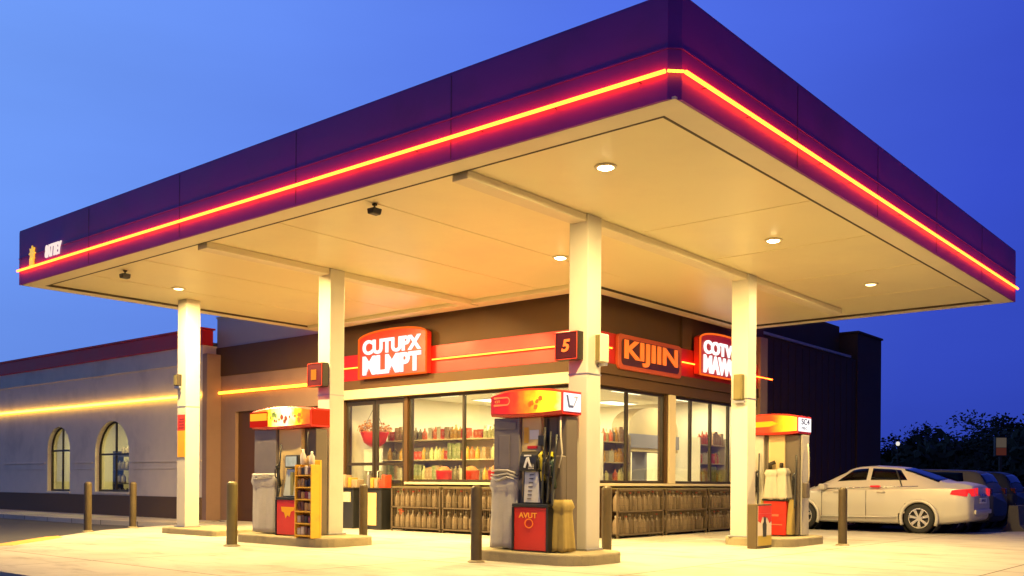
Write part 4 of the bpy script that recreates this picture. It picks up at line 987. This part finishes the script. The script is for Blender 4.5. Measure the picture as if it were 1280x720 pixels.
# ------------------------------------------------------------------ cars
def cr(p0,p1,p2,p3,t):
    return .5*((2*p1)+(-p0+p2)*t+(2*p0-5*p1+4*p2-p3)*t*t+(-p0+3*p1-3*p2+p3)*t**3)
def car(name, label, cat, loc, rz, stations, paint, wheels, wr, plate=True, group=None, tail_z=(.78,1.0), quarter=True):
    """stations: (s_low, s_top, zbot, zbelt, ztop, w, wt); local x = forward, rear at x=0"""
    t = thing(name, label, cat, loc, rz, group)
    nS = len(stations); SUB = 8
    def sect(st_):
        sl, stp, zb, zl, zt, w_, wt_ = st_
        return [(sl,0,zb),(sl,w_*.80,zb),(sl,w_*.955,zb+.10),(sl,w_*.99,zb+(zl-zb)*.35),(sl,w_,zb+(zl-zb)*.62),(sl,w_*.975,zl-.06),(sl,w_*.93,zl),
                (stp,wt_,zt-.055),(stp,wt_*.80,zt-.01),(stp,0,zt+.02)]
    secs = [sect(s0) for s0 in stations]; NV = len(secs[0]); VS = 5
    def at(i, j): return Vector(secs[max(0,min(nS-1,i))][max(0,min(NV-1,j))])
    U = (nS-1)*SUB; V = (NV-1)*VS
    grid = [[None]*(V+1) for _ in range(U+1)]
    for a in range(U+1):
        i, tu = divmod(a, SUB); tu /= SUB
        if i == nS-1: i, tu = nS-2, 1
        for b in range(V+1):
            j, tv = divmod(b, VS); tv /= VS
            if j == NV-1: j, tv = NV-2, 1
            linear = (j in (6,))          # straight side glass
            rows = []
            for di in (-1,0,1,2):
                pts = [at(i+di, j+dj) for dj in (-1,0,1,2)]
                rows.append(pts[1].lerp(pts[2], tv) if linear else cr(*pts, tv))
            p = cr(*rows, tu)
            # keep smooth only where adjacent: blend to limit overshoot
            q = rows[1].lerp(rows[2], tu); p = q.lerp(p, .6)
            grid[a][b] = p
    body = MB(); glassm = MB()
    for side in (1,-1):
        for a in range(U):
            for b in range(V):
                q = [grid[a][b],grid[a+1][b],grid[a+1][b+1],grid[a][b+1]]
                ctr = sum(q, Vector())/4
                u = (a+.5)/SUB; v = (b+.5)/VS
                pts = [(p.x,p.y*side,p.z) for p in q]
                isglass = False
                for (u0,u1,v0,v1) in car_glass:
                    if u0 < u < u1 and v0 < v < v1: isglass = True
                if isglass: glassm.add(pts,[(0,1,2,3)]); continue
                if v < 6 and any((ctr.x-wx)**2+(ctr.z-wr)**2 < (wr+.055)**2 for wx in wheels) and abs(ctr.y) > .45: continue
                body.add(pts,[(0,1,2,3)])
    def weld(o):
        bm = bmesh.new(); bm.from_mesh(o.data); bmesh.ops.remove_doubles(bm, verts=bm.verts, dist=.0005); bmesh.ops.recalc_face_normals(bm, faces=bm.faces); bm.to_mesh(o.data); bm.free()
    bo = body.build('body', paint, t, smooth=True); weld(bo)
    go = glassm.build('windows', M['carglass'], t, smooth=True); weld(go)
    sm_ = go.modifiers.new('s','SOLIDIFY'); sm_.thickness = .006; sm_.offset = 0
    # end caps
    for idx, nm in ((0,'rear_panel'),(nS-1,'front_panel')):
        S_ = [Vector(p) for p in secs[idx]]
        pl = [(p.x,p.y,p.z) for p in S_] + [(p.x,-p.y,p.z) for p in S_[::-1][1:-1]]
        MB().add(pl,[tuple(range(len(pl)))]) if False else None
        mb = MB(); mb.add(pl,[tuple(range(len(pl)))]); mb.build(nm, paint, t)
    wmax = max(s0[5] for s0 in stations)
    for wx in wheels:
        for sgn in (1,-1):
            # arch lip and liner
            mb = MB(); n_ = 20; R = wr+.055
            pts = [(wx+R*math.cos(PI*k/n_*1.26-.13*PI), sgn*(wmax*.985), wr+R*math.sin(PI*k/n_*1.26-.13*PI)) for k in range(n_+1)]
            mb.tube(pts,.042,6); mb.build('arch_lip', paint, t, smooth=True)
            mb = MB(); pr = [(wx+(R+.01)*math.cos(2*PI*k/24), sgn*(wmax-.03), wr+(R+.01)*math.sin(2*PI*k/24)) for k in range(24)]
            pi_ = [(p[0], sgn*(wmax-.45), p[2]) for p in pr]
            mb.loft([pr,pi_],cap=False); mb.add(pi_,[tuple(range(24))]); mb.build('wheel_liner', M['rubber'], t)
            y0_, y1_ = sgn*(wmax-.015), sgn*(wmax-.22)
            wh = bpy.data.objects.new('wheel', None); C.objects.link(wh); wh.parent = t; wh.location = (wx,0,wr)
            def ringp(r,y): return [(r*math.cos(2*PI*k/28), y, r*math.sin(2*PI*k/28)) for k in range(28)]
            mb = MB(); mb.loft([ringp(wr*.66,y0_-sgn*.01),ringp(wr*.9,y0_),ringp(wr,y0_-sgn*.035),ringp(wr,y1_),ringp(wr*.66,y1_)],cap=False); mb.build('tyre', M['rubber'], wh, smooth=True)
            mb = MB(); mb.loft([ringp(wr*.67,y0_-sgn*.006),ringp(wr*.61,y0_-sgn*.004),ringp(wr*.58,y0_-sgn*.05),ringp(wr*.58,y1_)],cap=False)
            for k in range(7):
                a = 2*PI*k/7+.2; d = .11
                p = [(r*math.cos(a+s2*dd), r*math.sin(a+s2*dd)) for r,dd,s2 in ((wr*.14,.5,-1),(wr*.6,.16,-1),(wr*.6,.16,1),(wr*.14,.5,1))]
                mb.loft([[(q[0],y0_-sgn*.012,q[1]) for q in p],[(q[0],y0_-sgn*.045,q[1]) for q in p]])
            mb.loft([ringp(wr*.16,y0_-sgn*.008),ringp(wr*.16,y0_-sgn*.05)]); mb.build('rim', M['chrome'], wh)
            mb = MB(); mb.add(ringp(wr*.6,y0_-sgn*.09),[tuple(range(28))]); mb.build('brake_disc', M['black'], wh)
    return t, secs, wmax

car_glass = []
sed = [ (.02,.02,.42,.80,.86,.66,.60),
        (.10,.06,.32,.98,1.10,.82,.66),
        (.34,.34,.26,1.04,1.17,.885,.68),
        (.66,.66,.22,1.05,1.19,.90,.68),
        (1.18,1.52,.20,1.06,1.49,.91,.60),
        (2.28,2.26,.20,1.03,1.55,.915,.615),
        (2.38,2.36,.20,1.03,1.55,.915,.615),
        (3.42,2.80,.20,.99,1.49,.91,.60),
        (3.80,3.80,.22,.96,1.04,.90,.66),
        (4.36,4.36,.24,.86,.95,.86,.64),
        (4.70,4.70,.30,.72,.82,.76,.58),
        (4.78,4.78,.38,.62,.70,.62,.5)]
car_glass = [(4.1,5.0,6.34,7.0),(6.0,6.85,6.34,7.0),(3.15,3.95,7.0,9.0),(7.1,7.9,7.0,9.0)]
SEDX, SEDY = 23.72, 5.92
sedan, secs, wm = car('silver_sedan', 'champagne silver sedan parked beside the store wall, seen from its left', 'car', (SEDX,SEDY,-.0), PI/2, sed, M['carpaint'], (1.13,3.88), .345)
# local: x forward(+Y world), y left = -X world
def sub(mb, name, mat, par, **k): return mb.build(name, mat, par, **k)
for sgn in (1,-1):
    mb = MB(); mb.loft([[(.015,sgn*.66,.86),(.015,sgn*.66,1.03),(.03,sgn*.40,1.05),(.03,sgn*.40,.88)],[(.14,sgn*.86,.86),(.14,sgn*.855,1.02),(.0,sgn*.40,1.05),(.0,sgn*.40,.88)],[(.46,sgn*.905,.90),(.42,sgn*.90,.99),(.3,sgn*.8,1.0),(.3,sgn*.8,.90)]]); mb.build('tail_lamp', M['tail'], sedan)
    mb = MB(); mb.box(3.28,sgn*.93-.10,.98,3.44,sgn*.93+.10,1.12); mb.build('door_mirror', M['carpaint'], sedan, bevel=.03)
    for x_ in (1.98,3.02):
        mb = MB(); mb.tube([(x_-.09,sgn*.905,.93),(x_-.06,sgn*.935,.935),(x_+.06,sgn*.935,.935),(x_+.09,sgn*.905,.93)],.013,6); mb.build('door_handle', M['carpaint'], sedan, smooth=True)
    mb = MB()
    for x_ in (2.33,3.40): mb.tube([(x_,sgn*.905,.30),(x_+.0,sgn*.917,.60),(x_,sgn*.905,.97)],.006,4)
    mb.build('door_seam', M['black'], sedan)
    mb = MB(); mb.tube([(1.62,sgn*.905,.36),(3.4,sgn*.905,.34)],.02,6); mb.build('sill_trim', M['carpaint'], sedan, smooth=True)
    mb = MB(); mb.tube([(1.16,sgn*.845,1.075),(2.3,sgn*.862,1.045),(3.4,sgn*.85,1.005)],.011,5); mb.build('belt_trim', M['chrome'], sedan, smooth=True)
    mb = MB(); mb.tube([(1.52,sgn*.845,1.07),(1.72,sgn*.64,1.46)],.016,5); mb.build('quarter_divider', M['black'], sedan)
pl = MB().box(-.015,-.26,.70,.008,.26,.82).build('licence_plate', M['white'], sedan)
text_obj('plate_text', '4N5', M['mark'], pl, (-.02,0,.76), 'X', .34, .07, .004)
MB().box(-.03,-.64,.46,.02,.64,.56).build('bumper_trim', M['carpaint'], sedan, bevel=.015)
MB().box(-.012,-.3,.86,.01,.3,.90).build('boot_chrome', M['chrome'], sedan)
for x_, nm in ((2.0,'rear_seat'),(3.0,'front_seat')):
    mb = MB()
    for yy in (-.36,.36): mb.box(x_-.5,yy-.24,.4,x_,yy+.24,.6); mb.box(x_-.55,yy-.22,.6,x_-.42,yy+.22,1.12); mb.box(x_-.53,yy-.13,1.14,x_-.44,yy+.13,1.32)
    mb.build(nm, pm('seat_'+nm, (.2,.17,.12), .7), sedan, bevel=.03)
MB().box(.7,-.7,.3,3.7,.7,.38).build('cabin_floor', M['black'], sedan)
# red reflector seen at the rear door
o = MB().box(2.0,.86,1.045,2.22,.95,1.09).build('door_reflector', M['tail'], sedan, bevel=.01)

suv = [ (.02,.10,.45,.95,1.05,.70,.60),(.08,.16,.36,1.02,1.22,.86,.64),(.16,.34,.3,1.04,1.52,.90,.62),(.5,.62,.26,1.03,1.60,.915,.64),
        (2.0,2.0,.24,1.0,1.64,.92,.65),(2.1,2.1,.24,1.0,1.64,.92,.65),(3.3,2.8,.24,.98,1.56,.915,.62),(3.7,3.7,.26,.96,1.06,.9,.66),(4.3,4.3,.28,.9,.98,.86,.62),(4.6,4.6,.36,.7,.8,.7,.5)]
car_glass = [(3.1,4.0,6.34,7.0),(5.0,5.85,6.34,7.0),(1.2,2.0,7.0,9.0),(6.1,6.9,7.0,9.0)]
van, _, _ = car('parked_wagon', 'silver blue wagon parked behind the champagne sedan', 'car', (27.2,6.35,-.12), PI/2, suv, M['carsilver'], (.95,3.6), .34)
for sgn in (1,-1): MB().box(.05,sgn*.72-.08,1.0,.2,sgn*.72+.07,1.16).build('tail_lamp', M['taildim'], van, bevel=.02)
dk, _, _ = car('parked_car', 'dark car parked beyond the wagon at the right edge', 'car', (30.6,6.55,-.12), PI/2, suv, M['cardark'], (.95,3.6), .34)
for sgn in (1,-1): MB().box(.05,sgn*.72-.08,1.0,.2,sgn*.72+.07,1.16).build('tail_lamp', M['taildim'], dk, bevel=.02)
car_glass = [(4.1,5.0,6.34,7.0),(6.0,6.85,6.34,7.0),(3.15,3.95,7.0,9.0),(7.1,7.9,7.0,9.0)]
tl, _, _ = car('parked_hatchback', 'dark teal car at the far right edge of the car park', 'car', (34.2,6.9,-.12), PI/2, sed, M['carteal'], (1.13,3.88), .34)
br_ = thing('concrete_barrier', 'short weathered concrete barrier between sedan and wagon', 'barrier', (26.4,5.75,-.12))
MB().prism([(-.3,0),(.3,0),(.3,.10),(.14,.28),(.10,.74),(-.10,.74),(-.14,.28),(-.3,.10)],'X',-.62,.62).build('barrier_block', M['barrier'], br_, bevel=.015)
lp = MB()
for xx in (-.4,.4): lp.tube([(xx,0,.73),(xx-.06,0,.79),(xx+.06,0,.79),(xx+.0,0,.73)],.01,5)
lp.build('lifting_eye', M['darkmetal'], br_)

# ------------------------------------------------------------------ far side: street lamp, lit sign, trees
def pxpos(px, F): R = (px-640)/1208.56*F; return fwd*F + rgt*R
p = pxpos(1122, 56)
sl = thing('street_lamp', 'small globe street lamp glowing before the dark trees', 'street lamp', (p.x,p.y,-.12))
MB().lathe([(.09,0),(.06,.3),(.045,3.45),(.07,3.5)], n=10).build('pole', M['darkmetal'], sl)
MB().lathe([(.04,3.5),(.09,3.53),(.115,3.62),(.09,3.71),(.03,3.74)], n=12).build('globe', glow('globe_light', (1,.93,.8), .8), sl, smooth=True)
p = pxpos(1250, 50)
ls = thing('roadside_sign', 'small lit red and white roadside sign before the trees', 'sign', (p.x,p.y,-.12), YAW)
MB().box(-.06,-.06,0,.06,.06,2.8).build('post', M['darkmetal'], ls)
MB().box(-.1,-.30,2.75,.1,.30,3.75).build('cabinet', M['darkmetal'], ls)
MB().box(-.11,-.26,3.2,-.1005,.26,3.7).build('white_panel', glow('dim_white', (.9,.7,.55), .08), ls); MB().box(-.11,-.26,2.8,-.1005,.26,3.18).build('red_panel', glow('dim_red', (.8,.2,.15), .07), ls)

def tree_mesh(seed, h, spread, nleaf, leaf):
    rnd = random.Random(seed)
    tr = MB(); lf = MB()
    top = h*.55
    tr.tube([(0,0,0),(rnd.uniform(-.1,.1),rnd.uniform(-.1,.1),top*.5),(rnd.uniform(-.3,.3),rnd.uniform(-.3,.3),top)], .16*h/7, 7, .06*h/7)
    cl = []
    for k in range(15):
        a = rnd.random()*2*PI; zz = h*(.30+.62*rnd.random()); rr = spread*(.25+.75*rnd.random())*math.sin(PI*min(.95,max(.12,(zz/h-.15)/.95)))
        c = Vector((rr*math.cos(a), rr*math.sin(a), zz)); cl.append((c, h*rnd.uniform(.07,.16)))
        s0 = Vector((0,0,top*rnd.uniform(.4,1))); mid = s0.lerp(c,.5)+Vector((0,0,.2)); tr.tube([s0,mid,c], .05*h/7, 5, .012)
    for k in range(nleaf):
        c, r = cl[rnd.randrange(len(cl))]
        d = Vector((rnd.gauss(0,1),rnd.gauss(0,1),rnd.gauss(0,.8))); p = c + d*r*.62
        u = Vector((rnd.uniform(-1,1),rnd.uniform(-1,1),rnd.uniform(-1,1))).normalized(); v = u.orthogonal().normalized(); q = leaf*rnd.uniform(.6,1.3)
        lf.add([p-u*q, p+v*q*.55, p+u*q, p-v*q*.55], [(0,1,2,3)])
    return tr, lf
protos = []
for i, (h, sp) in enumerate(((7.0,2.6),(6.0,3.0),(8.0,2.4))):
    tr, lf = tree_mesh(20+i, h, sp, 2600, .17)
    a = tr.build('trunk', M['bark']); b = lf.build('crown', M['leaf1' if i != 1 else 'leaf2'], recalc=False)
    protos.append((a.data, b.data)); bpy.data.objects.remove(a); bpy.data.objects.remove(b)
rnd = random.Random(3)
spots = [(1108,62,1,.80),(1128,66,0,.72),(1150,60,2,.82),(1168,64,1,.95),(1188,70,0,.88),(1206,62,1,.92),(1226,66,2,1.02),(1243,60,0,1.12),(1258,68,2,1.0),(1276,62,1,1.05),(1296,66,0,1.0),(1320,62,2,1.0),
         (1098,84,0,.9),(1135,88,1,1.0),(1178,86,2,.95),(1215,90,1,1.15),(1262,86,0,1.1),(1300,90,1,1.2),(1345,64,1,1.1),(1075,80,1,.85)]
where = ['just past the corner of the dark block','left of the street lamp','right of the street lamp','above the sedan boot','behind the parked wagon','above the wagon roof','left of the tallest crown','tallest, left of the roadside sign','beside the lit roadside sign','right of the lit roadside sign','at the right picture edge','past the right picture edge']
for i,(px,F,k,s0) in enumerate(spots):
    p = pxpos(px,F)
    lab = f'dark tree {where[i]}, front of the tree belt' if i < 12 else 'dim tree in the rear row of the tree belt'
    t = thing('tree', lab, 'tree', (p.x,p.y,-.12), rnd.random()*6, 'dark trees beyond the car park'); t.scale = (s0*.95,s0*.95,s0*.76)
    for me, nm in zip(protos[k], ('trunk','crown')):
        o = bpy.data.objects.new(nm, me); C.objects.link(o); o.parent = t
# dense understorey as one mass
mb = MB(); rnd = random.Random(9)
for k in range(9000):
    px = rnd.uniform(1040,1380); F = rnd.uniform(55,78); p = pxpos(px,F); hmax = 3.2+.8*math.sin(px*.05)+.7*math.sin(px*.13+F)
    z = -.1+hmax*rnd.random()**.8
    c = Vector((p.x,p.y,z)); u = Vector((rnd.uniform(-1,1),rnd.uniform(-1,1),rnd.uniform(-1,1))).normalized(); v = u.orthogonal().normalized(); q = rnd.uniform(.2,.45)
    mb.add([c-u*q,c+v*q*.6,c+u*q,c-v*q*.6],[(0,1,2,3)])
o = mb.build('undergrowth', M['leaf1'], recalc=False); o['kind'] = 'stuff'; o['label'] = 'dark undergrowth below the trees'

# faint skylight from the afterglow side, dusk
d = bpy.data.lights.new('dusk_sun','SUN'); d.energy = .04; d.angle = math.radians(20); d.color = (.75,.8,1)
o = bpy.data.objects.new('dusk_sun', d); C.objects.link(o); o.rotation_euler = (math.radians(75),0,math.radians(-40))
